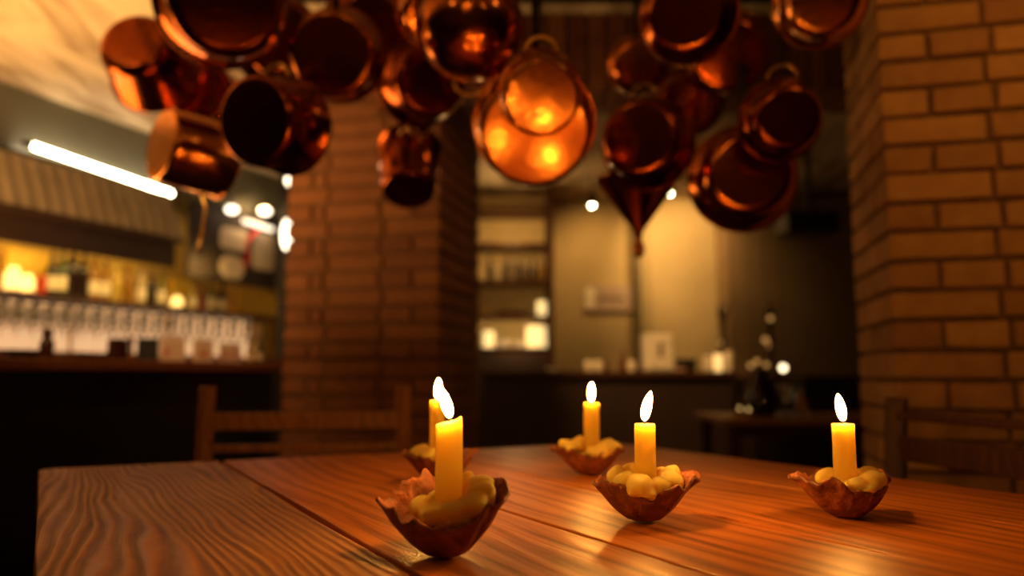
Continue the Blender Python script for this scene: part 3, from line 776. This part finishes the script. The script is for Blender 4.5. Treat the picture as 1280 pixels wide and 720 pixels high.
o = link('menu_box', box((0, 0, .046), (.075, .05, .092)), BLACKP, bevel=.004); o.location = on_counter(185, .16); o.rotation_euler.z = .25; tag(o, 'square black box standing on the bar counter', 'box')
prop('copper_muddler', [(0, 0), (.008, 0, .002), (.007, .05, 0), (.009, .095, .003), (0, .097)], 163.5, .16, COPPER[2], 'slim copper-coloured stick between the dark holder and black box', 'muddler')
WPAP = plain('pinkish_white_card', (.92, .76, .62), .7, 0, .1, 12)
for px, w_, h_, lb in ((216, .12, .115, 'white card with a pink mark, leftmost of the three beside the black box'), (254, .11, .11, 'white card with an orange mark, middle of the three on the counter'), (288, .12, .10, 'white card with red marks, rightmost of the three on the counter')):
    c = empty('table_card', on_counter(px, .34), lb, 'card', rz=math.atan2(BD.y, BD.x) - .2)
    bm = bmesh.new(); add_box(bm, (0, 0, h_ / 2), (w_, .004, h_)); add_box(bm, (0, .02, .002), (w_, .04, .004)); link('card_sheet', bm, WPAP, c)
    mk = bmesh.new()
    if px == 216: add_lathe(mk, [(0, 0), (.012, 0), (.012, .002), (0, .002)], 20, Matrix.Translation((-.035, -.004, .045)) @ Matrix.Rotation(PI / 2, 4, 'X'))
    if px == 254: add_lathe(mk, [(0, 0), (.016, 0), (.016, .002), (0, .002)], 20, Matrix.Translation((.0, -.004, .042)) @ Matrix.Rotation(PI / 2, 4, 'X'))
    if px == 288: add_box(mk, (-.035, -.003, .04), (.014, .002, .045)); add_box(mk, (.02, -.003, .04), (.012, .002, .05))
    link('printed_mark', mk, plain('card_mark', (.75, .28, .03) if px == 254 else (.72, .12, .10), .6), c)
bottle(on_counter(324, .12), .115, .017, GRN, 'wine', 'small green bottle with white label at the right end of the counter', True, 'bottles at the end of the counter')
bottle(on_counter(312, .12), .10, .015, (.5, .28, .05), 'wine', 'small amber bottle left of the green one at the counter end', True, 'bottles at the end of the counter')

# dark board with pale patches beyond the hood
YP = 3.85
c00 = bp(236, 352, YP); c10 = bp(347, 352, YP)
pw = (c10 - c00).length
zt = bp(290, 262, YP).z; zb = bp(290, 354, YP).z
brd = empty('poster_board', Vector((c00.x, c00.y, zb)), 'dark wall board with pale rounded patches and a red ribbon, left of the pillar', 'poster', rz=math.atan2(BD.y, BD.x))
link('board', box((pw / 2, .02, (zt - zb) / 2), (pw, .03, zt - zb)), plain('board_brown', (.035, .022, .014), .75), brd, bevel=.003)
def bq(px, py):
    p = bp(px, py, YP) - Vector((c00.x, c00.y, zb)); return p.dot(BD), p.z
PALE = plain('pale_patch', (.72, .60, .44), .6)
def patch(px0, py0, px1, py1, rad, nm, m, yy=-.002):
    x0, z1_ = bq(px0, (py0)); x1, _ = bq(px1, py0); _, z0_ = bq((px0 + px1) / 2, py1); _, z1_ = bq((px0 + px1) / 2, py0)
    bm = bmesh.new(); pts = []
    rad *= min(x1 - x0, z1_ - z0_) / 2
    for cx, cz, s0 in ((x1 - rad, z1_ - rad, 0), (x0 + rad, z1_ - rad, 90), (x0 + rad, z0_ + rad, 180), (x1 - rad, z0_ + rad, 270)):
        for q in range(9):
            t_ = math.radians(s0 + q * 11.25); pts.append((cx + rad * math.cos(t_), cz + rad * math.sin(t_)))
    f = bm.faces.new([bm.verts.new((x, yy, z)) for x, z in pts])
    r = bmesh.ops.extrude_face_region(bm, geom=[f])
    for v in r['geom']:
        if isinstance(v, bmesh.types.BMVert): v.co.y += .006
    link(nm, bm, m, brd)
patch(276, 286, 310, 313, .6, 'pale_patch', PALE)
patch(275, 320, 306, 349, 1, 'pale_patch', PALE)
patch(316, 291, 343, 338, .35, 'pale_patch', PALE)
bm = bmesh.new()
pts = [bq(322, 286), bq(314, 294), bq(308, 304), bq(309, 318), bq(305, 334)]
add_tube(bm, [(x, -.006, z) for x, z in pts], [.03, .022, .014, .014, .012], 8, .3)
link('red_ribbon', bm, plain('ribbon_red', (.62, .01, .01), .5), brd)
GLOBE = emit('globe_glow', (1.0, .84, .6), 5)
for px, py, s, lb in ((290, 262, .034, 'round glowing wall lamp, left one above the dark board'), (331, 264, .036, 'round glowing wall lamp, right one above the dark board')):
    p = bp(px, py, 3.76); c = empty('wall_lamp', p, lb, 'lamp')
    bm = bmesh.new(); bmesh.ops.create_uvsphere(bm, u_segments=20, v_segments=12, radius=s); bmesh.ops.scale(bm, verts=bm.verts, vec=(1.2, 1, .75)); link('lamp_globe', bm, GLOBE, c, smooth=True)
    link('lamp_arm', tube([(0, 0, 0), -BN * .08 + Vector((0, 0, .03))], .008, 8), IRON, c)
p0_, p1_ = bp(305, 276, 3.78), bp(340, 287, 3.78)
o = link('wall_tube_lamp', tube([Vector(), p1_ - p0_], .016, 10), emit('dim_tube', (1.0, .82, .58), 2.5), smooth=True); o.location = p0_; tag(o, 'short glowing tube lamp under the two round lamps', 'lamp')
# door post at the end of the bar and the small lamps on it
q0 = bp(350, 440, 3.75)
o = link('trim_1', box((0, 0, CZ / 2), (.05, .05, CZ)), BLACKP); o.location = (q0.x, q0.y, 0); struct(o)
for (x, y, hh, lb) in ((363, 226, .03, 'small round bulb high beside the brick pillar'), (358, 293, .085, 'tall narrow bulb beside the brick pillar')):
    p = at(x, y, 4.15); c = empty('wall_bulb', p, lb, 'lamp')
    bm = bmesh.new(); bmesh.ops.create_uvsphere(bm, u_segments=16, v_segments=10, radius=.027); bmesh.ops.scale(bm, verts=bm.verts, vec=(1, 1, hh / .027)); link('bulb_glass', bm, GLOBE, c, smooth=True)
    link('bulb_socket', tube([(0, 0, hh), (0, 0, hh + .05)], .014, 10), IRON, c)

# ------------------------------------------------------------------ back of the room
# lit shelf niche between the pillar and the pale wall
def nx(px, Y): return (px - 640) / F * Y / 1.0
YN = 5.9
def X(px, Y): return at(px, 400, Y).x
def Z(py, Y): return at(700, py, Y).z
nl, nr = X(560, YN), X(688, YN)
cab = empty('shelf_unit', ((nl + nr) / 2, YN, 0), 'tall open lit shelf unit with bottles, right of the middle pillar', 'shelf unit')
w = nr - nl; zc = Z(462, YN); ztop = Z(232, YN)
link('side_panel', box((-w / 2, .18, ztop / 2), (.03, .36, ztop)), W_DARK, cab)
link('side_panel', box((w / 2, .18, ztop / 2), (.05, .36, ztop)), W_DARK, cab)
link('back_panel', box((0, .37, ztop / 2), (w, .02, ztop)), plain('niche_cream', (.75, .56, .26), .7), cab)
for py in (436, 396, 352, 305, 262): link('shelf', box((0, .18, Z(py, YN)), (w - .04, .34, .022)), W_DARK, cab)
link('base_drawer', box((0, .17, (Z(436, YN) - .03) / 2), (w - .04, .33, Z(436, YN) - .03)), DARKP, cab)
# items on the unit
NGL = emit('niche_lamp_glow', (1.0, .74, .30), 1.05)
def niche(name, px, py_base, prof, mat, label, cat, group=None, dy=.12):
    o = link(name, lathe(fillet(prof), 20), mat, smooth=True); o.location = (X(px, YN + dy), YN + dy, Z(py_base, YN) + .0115); tag(o, label, cat, group); return o
def btl(px, pyb, h, r, col, label):
    return bottle(Vector((X(px, YN + .12), YN + .12, Z(pyb, YN) + .0115)), h, r, col, 'wine', label, False, 'bottles in the lit shelf unit')
niche('glowing_lampshade', 670, 436, [(0, 0), (.08, 0, .01), (.077, .17, .01), (0, .17)], NGL, 'big glowing shade on the lowest shelf of the lit unit, right side', 'lamp')
niche('glowing_lampshade', 611, 436, [(0, 0), (.045, 0, .01), (.042, .13, .01), (0, .13)], NGL, 'small glowing shade on the lowest shelf of the lit unit, left side', 'lamp')
niche('glowing_lampshade', 677, 396, [(0, 0), (.036, 0, .01), (.036, .12, .01), (0, .12)], NGL, 'glowing shade on the second shelf of the lit unit', 'lamp')
niche('white_bowl', 630, 436, [(0, 0), (.04, 0, .005), (.065, .06, .01), (.06, .06, 0), (.035, .008, .004), (0, .008)], plain('white_glaze', (.8, .7, .6), .4), 'white bowl between the glowing shades on the lowest shelf', 'bowl')
niche('white_bowl', 648, 436, [(0, 0), (.03, 0, .005), (.042, .05, .01), (.038, .05, 0), (.03, .008, .004), (0, .008)], plain('white_glaze_small', (.8, .7, .6), .4), 'smaller white bowl beside the big glowing shade', 'bowl')
niche('dark_dish', 640, 396, [(0, 0), (.05, 0, .005), (.15, .035, .01), (.145, .035, 0), (.05, .008, .004), (0, .008)], DKG, 'wide dark dish on the second shelf of the lit unit', 'dish')
btl(632, 396 - 0, .10, .02, DRK, 'short dark bottle rising behind the wide dark dish') if False else None
for px, h, c_, lb in ((612, .20, DRK, 'black bottle at the left end of the third shelf'), (622, .15, CLR, 'pale bottle on the third shelf of the lit unit'), (634, .22, DRK, 'tall black bottle on the third shelf'), (646, .21, DRK, 'black bottle fourth along the third shelf'), (657, .19, (.10, .05, .02), 'brown bottle on the third shelf'), (667, .20, DRK, 'black bottle near the right end of the third shelf'), (676.5, .17, AMB, 'amber bottle at the right end of the third shelf')):
    btl(px, 352, h, .026, c_, lb)
# pale framed divisions on the back wall
def strip(px0, px1, py0, py1, Y, depth, mat, name):
    a_, b_ = X(px0, Y), X(px1, Y); zt_, zb_ = at((px0 + px1) / 2, py0, Y).z, at((px0 + px1) / 2, py1, Y).z
    return link(name, box(((a_ + b_) / 2, Y + depth / 2, (zt_ + zb_) / 2), (b_ - a_, depth, zt_ - zb_)), mat)
o = link('trim_2', box((X(798, 6.35), 6.42, CZ / 2), (.05, .14, CZ)), plain('olive_post', (.10, .07, .03), .6)); struct(o)
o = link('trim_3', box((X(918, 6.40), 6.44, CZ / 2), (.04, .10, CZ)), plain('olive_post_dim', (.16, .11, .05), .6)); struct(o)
# dark recess right of it
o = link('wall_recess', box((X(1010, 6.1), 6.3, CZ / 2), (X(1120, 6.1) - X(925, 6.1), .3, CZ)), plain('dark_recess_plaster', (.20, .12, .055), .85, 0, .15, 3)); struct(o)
# sign
sgn = empty('wall_sign', (X(762, 6.46), 6.46, Z(373, 6.46)), 'pinkish grey sign with a pale figure at its left on the back wall', 'sign')
sw = X(795, 6.46) - X(731, 6.46)
link('sign_board', box((0, .02, 0), (sw, .03, .215)), plain('sign_mauve', (.42, .30, .24), .5), sgn, bevel=.003)
bm = bmesh.new()
for z_, r_ in ((.045, .042), (-.045, .042)): add_lathe(bm, [(0, 0), (r_, 0), (r_, .01), (0, .01)], 24, Matrix.Translation((-sw / 2 + .05, .006, z_)) @ Matrix.Rotation(PI / 2, 4, 'X'))
link('pale_figure', bm, plain('sign_pale', (.9, .78, .66), .5), sgn)
link('dark_line', box((.02, .002, 0), (.21, .008, .022)), plain('sign_dark', (.16, .10, .10), .5), sgn)
# back counter
YK = 5.0
zk = Z(464, YK)
kl, kr = X(600, YK), X(918, YK)
kc = empty('service_counter', ((kl + kr) / 2, YK, 0), 'dark service counter along the back of the room between the pillars', 'counter')
w = kr - kl
link('counter_top', box((0, .25, zk - .02), (w, .54, .04)), W_DARK, kc, bevel=.004)
link('front_panel', box((0, .26, (zk - .04) / 2), (w - .04, .48, zk - .041)), DARKP, kc)
def kprop(name, px, prof, mat, label, cat, dy=.12, group=None):
    o = link(name, lathe(fillet(prof), 24), mat, smooth=True); o.location = (X(px, YK + dy), YK + dy, zk); tag(o, label, cat, group); return o
WHT = plain('off_white_ceramic', (.85, .72, .52), .35)
cup = [(0, 0), (.022, 0, .003), (.028, .07, 0), (.026, .07, 0), (.020, .006, .003), (0, .006)]
kprop('white_cup', 690, [(0, 0), (.03, 0, .003), (.045, .025, 0), (.042, .025, 0), (.028, .005, .003), (0, .005)], WHT, 'low white cup at the left end of the service counter', 'cup')
kprop('white_cup', 735, cup, WHT, 'white cup below the sign, left one of two', 'cup')
kprop('white_cup', 747, cup, WHT, 'white cup below the sign, right one of two', 'cup')
REDB = (.22, .03, .012)
bottle(Vector((X(757, YK + .12), YK + .12, zk)), .07, .016, REDB, 'round', 'short dark red bottle right of the two white cups', False, 'bottles on the service counter')
bottle(Vector((X(778, YK + .12), YK + .12, zk)), .145, .02, REDB, 'wine', 'taller red-brown bottle left of the white machine', False, 'bottles on the service counter')
kprop('white_cup', 788, cup, WHT, 'white cup touching the left side of the white machine', 'cup')
mc = empty('coffee_machine', (X(820, YK + .2), YK + .2, zk), 'white box-shaped machine with a dark slot on the service counter', 'machine')
mw = 36 / F * YK; mh = Z(416, YK) - zk
link('machine_body', box((0, 0, mh / 2), (mw, .18, mh)), plain('machine_white', (.85, .74, .56), .4), mc, bevel=.012)
link('dark_slot', box((.01, -.092, mh * .58), (.03, .012, mh * .40)), plain('slot_brown', (.25, .16, .09), .5), mc, bevel=.003)
link('drip_tray', box((0, -.11, .01), (mw * .7, .06, .02)), STEEL, mc)
o = link('dark_basket', lathe(fillet([(0, 0), (.06, 0, .005), (.075, .08, .005), (.07, .08, 0), (.055, .01, .004), (0, .01)]), 24), BLACKP, smooth=True); o.location = (X(856, YK + .14), YK + .14, zk); tag(o, 'dark basket right of the white machine', 'basket')
kprop('pink_dish', 850, [(0, 0), (.03, 0, .003), (.045, .018, 0), (.04, .018, 0), (.028, .005, .003), (0, .005)], plain('pink_glaze', (.75, .42, .3), .4), 'small pink dish in front of the dark basket', 'dish', dy=.03)
CUPG = emit('glass_candle_glow', (1.0, .68, .25), 1.0)
kprop('glass_tumbler', 883, [(0, 0), (.026, 0, .003), (.026, .10, 0), (.023, .10, 0), (.023, .006, .003), (0, .006)], WHT, 'pale tumbler left of the lit tumbler on the service counter', 'glass')
kprop('lit_tumbler', 896, [(0, 0), (.026, 0, .003), (.028, .11, 0), (.024, .11, 0), (.024, .006, .003), (0, .006)], CUPG, 'yellow glowing tumbler between two pale ones', 'glass')
kprop('white_tumbler', 909, [(0, 0), (.026, 0, .003), (.026, .13, 0), (.022, .13, 0), (.022, .006, .003), (0, .006)], WHT, 'tallest white tumbler at the right end of the service counter', 'glass', dy=-.01 + .04)
# side counter with beer taps behind the side table
YT = 4.75
tl_, tr_ = X(930, YT), X(1066, YT)
zt2 = Z(470, YT)
st = empty('tap_counter', ((tl_ + tr_) / 2, YT, 0), 'dim counter carrying the tap columns at the back right', 'counter')
link('counter_body', box((.05, .3, zt2 / 2 - .01), (tr_ - tl_ - .02, .5, zt2 - .02)), DARKP, st)
link('counter_top', box((.05, .3, zt2 - .012), (tr_ - tl_, .54, .024)), W_DARK, st)
GLINT = plain('polished_chrome', (.8, .7, .5), .08, 1, .05, 10)
for px, lb in ((912, 'dark tap column with a bulbous head, left one by the pale wall'), (962, 'dark tap column with a bulbous head, right one with chrome collar')):
    tp = (X(px, YT + .2), YT + .2, zt2) if px > 930 else (X(px - 14, YK + .38), YK + .38, zk)
    if px < 930: tp = (X(903, YK + .42), YK + .42, zk)
    c = empty('beer_tap', tp, lb, 'tap')
    h = Z(382, tp[1]) - tp[2]
    link('column', lathe(fillet([(0, 0), (.05, 0, .004), (.045, .02, .004), (.018, .03, .004), (.018, h * .45, .01), (.03, h * .5, .01), (.018, h * .55, .01), (0, h * .55)]), 20), DKG, c, smooth=True)
    link('tap_handle', lathe(fillet([(0, h * .54), (.014, h * .54, .004), (.022, h * .75, .02), (.034, h * .9, .02), (.026, h, .01), (0, h)]), 20), DKG, c, smooth=True)
    link('collar', lathe([(.02, h * .40), (.024, h * .40), (.024, h * .47), (.02, h * .47)], 20, closed=True), GLINT, c)
    bm = bmesh.new(); bmesh.ops.create_uvsphere(bm, u_segments=14, v_segments=8, radius=.018, matrix=Matrix.Translation((.01, -.03, h * .93))); link('badge', bm, GLINT, c, smooth=True)
# side table
YD = 3.35
sd_ = empty('side_table', (X(1000, YD), YD, 0), 'small wooden side table behind the right candle, with bottles on it', 'table')
zz = Z(523, YD); xl, xr = X(902, YD) - X(1000, YD), 1.0
link('table_top', box(((xl + xr) / 2, .28, zz - .014), (xr - xl, .56, .028)), W_SIDE, sd_, bevel=.003)
for x in (xl + .05, xr - .05):
    for y in (.04, .52): link('leg', box((x, y, (zz - .028) / 2), (.045, .045, zz - .029)), W_DARK, sd_, bevel=.003)
link('apron', box(((xl + xr) / 2, .05, zz - .055), (xr - xl - .12, .02, .05)), W_DARK, sd_)
def sprop(name, px, prof, mat, label, cat, dy=.25, seg=28):
    o = link(name, lathe(fillet(prof), seg), mat, smooth=True); o.location = (X(px, YD + dy), YD + dy, zz); tag(o, label, cat); return o
sprop('dark_carafe', 949, [(0, 0), (.06, 0, .008), (.072, .06, .03), (.05, .13, .03), (.03, .17, .01), (.034, .21, 0), (.028, .21, 0), (.024, .17, .01), (0, .15)], plain('black_glass', (.012, .006, .004), .1), 'black round-bellied carafe standing on the side table', 'carafe')
CG = glassy('thin_glass', (.95, .88, .75), .03)
sprop('tall_glass', 998, [(0, 0), (.030, 0, .003), (.040, .17, 0), (.038, .17, 0), (.028, .01, .003), (0, .01)], CG, 'tall empty glass right of the black carafe', 'glass', .3)
sprop('wine_glass', 978, fillet([(0, 0), (.03, 0, 0), (.03, .003, 0), (.005, .008, 0), (.004, .08, 0), (.034, .11, .01), (.036, .16, 0), (.034, .16, 0), (.030, .112, .01), (0, .086)]), CG, 'stemmed glass catching a bright glint between carafe and tall glass', 'glass', .1)
for px, dy, hgt, lb in ((921, .2, .035, 'tiny tealight at the left on the side table'), (932, .1, .03, 'tiny tealight in front of the black carafe')):
    c = empty('tealight', (X(px, YD + dy), YD + dy, zz), lb, 'tealight')
    link('tealight_cup', lathe([(0, 0), (.019, 0), (.021, .028), (.017, .028), (.017, .02), (0, .02)], 24), BRASS, c)
    bm = flame_mesh(.022, .014, 0, 0); f_ = link('flame', bm, emit('tealight_flame', (1, .62, .2), 2), c, smooth=True); f_.location.z = .02
# sparkling bulbs reflected/standing further back
for px, py, Y_, s, lb in ((938, 457, 4.3, .014, 'small amber string bulb above the carafe, left one'), (946, 452, 4.3, .014, 'small amber string bulb above the carafe, middle one'), (958, 456, 4.3, .013, 'small amber string bulb above the carafe, right one'), (979, 460, 4.3, .019, 'brightest small bulb above the wine glass'), (963, 398, 4.85, .016, 'upper dim bulb hanging by the right tap column'), (957, 425, 4.8, .018, 'lower dim bulb hanging by the right tap column')):
    p = at(px, py, Y_); c = empty('hanging_bulb', p, lb, 'bulb', 'small string bulbs at the back right')
    bm = bmesh.new(); bmesh.ops.create_uvsphere(bm, u_segments=14, v_segments=10, radius=s); link('bulb_glass', bm, emit('string_bulb', (1, .50, .13) if s < .019 else (1, .78, .45), 4 if s == .019 else .55), c, smooth=True)
    link('bulb_cord', tube([(0, 0, s * .8), (0, 0, CZ - p.z)], .0012, 6), IRON, c)
# black fixture on the right
p = at(1008, 281, 4.6); c = empty('hanging_projector', p, 'black box-shaped fixture on a bracket at the back right', 'fixture')
k = 4.6 / F
link('fixture_body', box((0, 0, 0), (66 * k, .25, 26 * k)), BLACKP, c, bevel=.01)
link('bracket', tube([(.02, 0, 13 * k), (.02, 0, 38 * k), (.03, 0, CZ - p.z)], .018, 8), BLACKP, c)
link('side_arm', tube([(.03, 0, 36 * k), (60 * k, 0, 44 * k)], .03, 8, .5), BLACKP, c)

# downlights on the back ceiling
SPOTG = emit('spot_glow', (1.0, .86, .55), 40)
for px, py, lb in ((740, 256, 'small bright ceiling spotlight above the sign, left one'), (837, 241, 'small bright ceiling spotlight above the white machine, right one')):
    p = at(px, py, 5.6); c = empty('ceiling_spotlight', p, lb, 'spotlight')
    bm = bmesh.new(); bmesh.ops.create_uvsphere(bm, u_segments=14, v_segments=10, radius=.016); link('bulb', bm, SPOTG, c, smooth=True)
    link('spot_can', lathe([(.028, -.005), (.036, .0), (.036, .07), (0, .075), (0, .07), (.030, .065), (.024, .0)], 24), BLACKP, c)
    link('spot_stem', tube([(0, 0, .07), (0, 0, CZ - p.z)], .006, 8), BLACKP, c)

# ------------------------------------------------------------------ lights
def light(kind, name, loc, energy, col, size=.1, target=None, **k):
    d = bpy.data.lights.new(name, kind); d.energy = energy; d.color = col
    if kind == 'AREA': d.shape = 'DISK'; d.size = size
    else: d.shadow_soft_size = size
    for a_, v_ in k.items(): setattr(d, a_, v_)
    o = bpy.data.objects.new(name, d); COL.objects.link(o); o.location = loc
    if target is not None: o.rotation_euler = (Vector(target) - Vector(loc)).to_track_quat('-Z', 'Y').to_euler()
    return o
WARM = (1, .44, .09)
light('SPOT', 'wall_spot', at(835, 236, 5.75), 60, (1, .60, .20), .04, at(860, 330, 6.5), spot_size=math.radians(100), spot_blend=.9)
light('SPOT', 'wall_spot', at(742, 252, 5.75), 26, (1, .56, .16), .04, at(745, 350, 6.5), spot_size=math.radians(100), spot_blend=.9)
light('POINT', 'niche_light', (X(640, 5.75), 5.72, Z(300, 5.75)), 6, (1, .58, .2), .04)
light('SPOT', 'service_fill', (.45, 3.8, 2.3), 110, (1, .55, .18), .06, (.95, 5.1, 1.0), spot_size=math.radians(46), spot_blend=.8)  # added fill without a fixture, brightens the front of the white machine
# strip under the hood that faces the bottles
p = bp(150, 330, 3.7); hm = (b0 + b1) / 2
L_ = light('AREA', 'bar_strip_light', (hm.x - BN.x * .14, hm.y - BN.y * .14, hm.z - .08), 8, (1, .60, .16), .1, Vector((hm.x, hm.y, hm.z)) - BN * .7 + Vector((0, 0, -.35)))
L_.data.shape = 'RECTANGLE'; L_.data.size = 2.2; L_.data.size_y = .05
q_ = shelf_at(320, 3.75, 1.75)
light('AREA', 'board_light', (q_.x, q_.y, 2.1), 1.6, (1, .60, .25), .1, shelf_at(300, 4.2, 1.5))
p = bp(70, 130, 2.9); light('AREA', 'bar_uplight', (p.x - .3, p.y - .5, 1.25), 52, (1, .54, .17), 1.6, (p.x - .2, p.y - .3, 2.4))
light('SPOT', 'pillar_spot', (1.15, .55, 2.34), 27, (1, .44, .075), .05, (1.45, 1.8, 1.85), spot_size=math.radians(68), spot_blend=1.0)
light('SPOT', 'table_end_spot', (-1.5, .9, 2.3), 11, (1, .48, .10), .08, (-.85, 1.1, .75), spot_size=math.radians(34), spot_blend=1.0)
light('SPOT', 'middle_pillar_fill', (.75, 2.5, 2.3), 9, (1, .44, .09), .06, (-.35, 3.5, 1.1), spot_size=math.radians(75), spot_blend=1.0)  # unseen fill added to brighten the right face of the middle pillar
light('AREA', 'room_lamp_rear', (-.2, -1.4, 2.3), 2, WARM, .4, (-.2, 3, 1.2))
light('POINT', 'niche_light', (X(645, 5.75), 5.72, Z(415, 5.75)), 3, (1, .62, .24), .03)
q_ = on_counter(200, .1)
light('SPOT', 'counter_fill', (-1.45, 1.35, 2.3), 70, (1, .56, .22), .05, on_counter(215, .3), spot_size=math.radians(42), spot_blend=1.0)  # added fill that brightens the cards on the bar counter

for q in ((.95, -.3, 2.25), (-.9, .1, 2.28), (.15, -.9, 2.28), (1.0, .9, 2.3)):
    light('POINT', 'copper_glint_fill', q, 1.1, (1, .55, .18), .035)  # unseen point lights added for glints on the copper
w_ = bpy.data.worlds.new('world'); S.world = w_; w_.use_nodes = True
w_.node_tree.nodes['Background'].inputs[0].default_value = (1, .55, .25, 1); w_.node_tree.nodes['Background'].inputs[1].default_value = .004

vs = S.view_settings
S.display_settings.display_device = 'sRGB'
vs.view_transform = 'Standard'; vs.look = 'None'; vs.exposure = 0; vs.gamma = 1; vs.use_curve_mapping = False
cy = S.cycles
cy.use_denoising = True; cy.max_bounces = 8; cy.diffuse_bounces = 4; cy.glossy_bounces = 4; cy.transmission_bounces = 6
cy.sample_clamp_indirect = 12; cy.caustics_reflective = False; cy.caustics_refractive = False; cy.use_light_tree = True
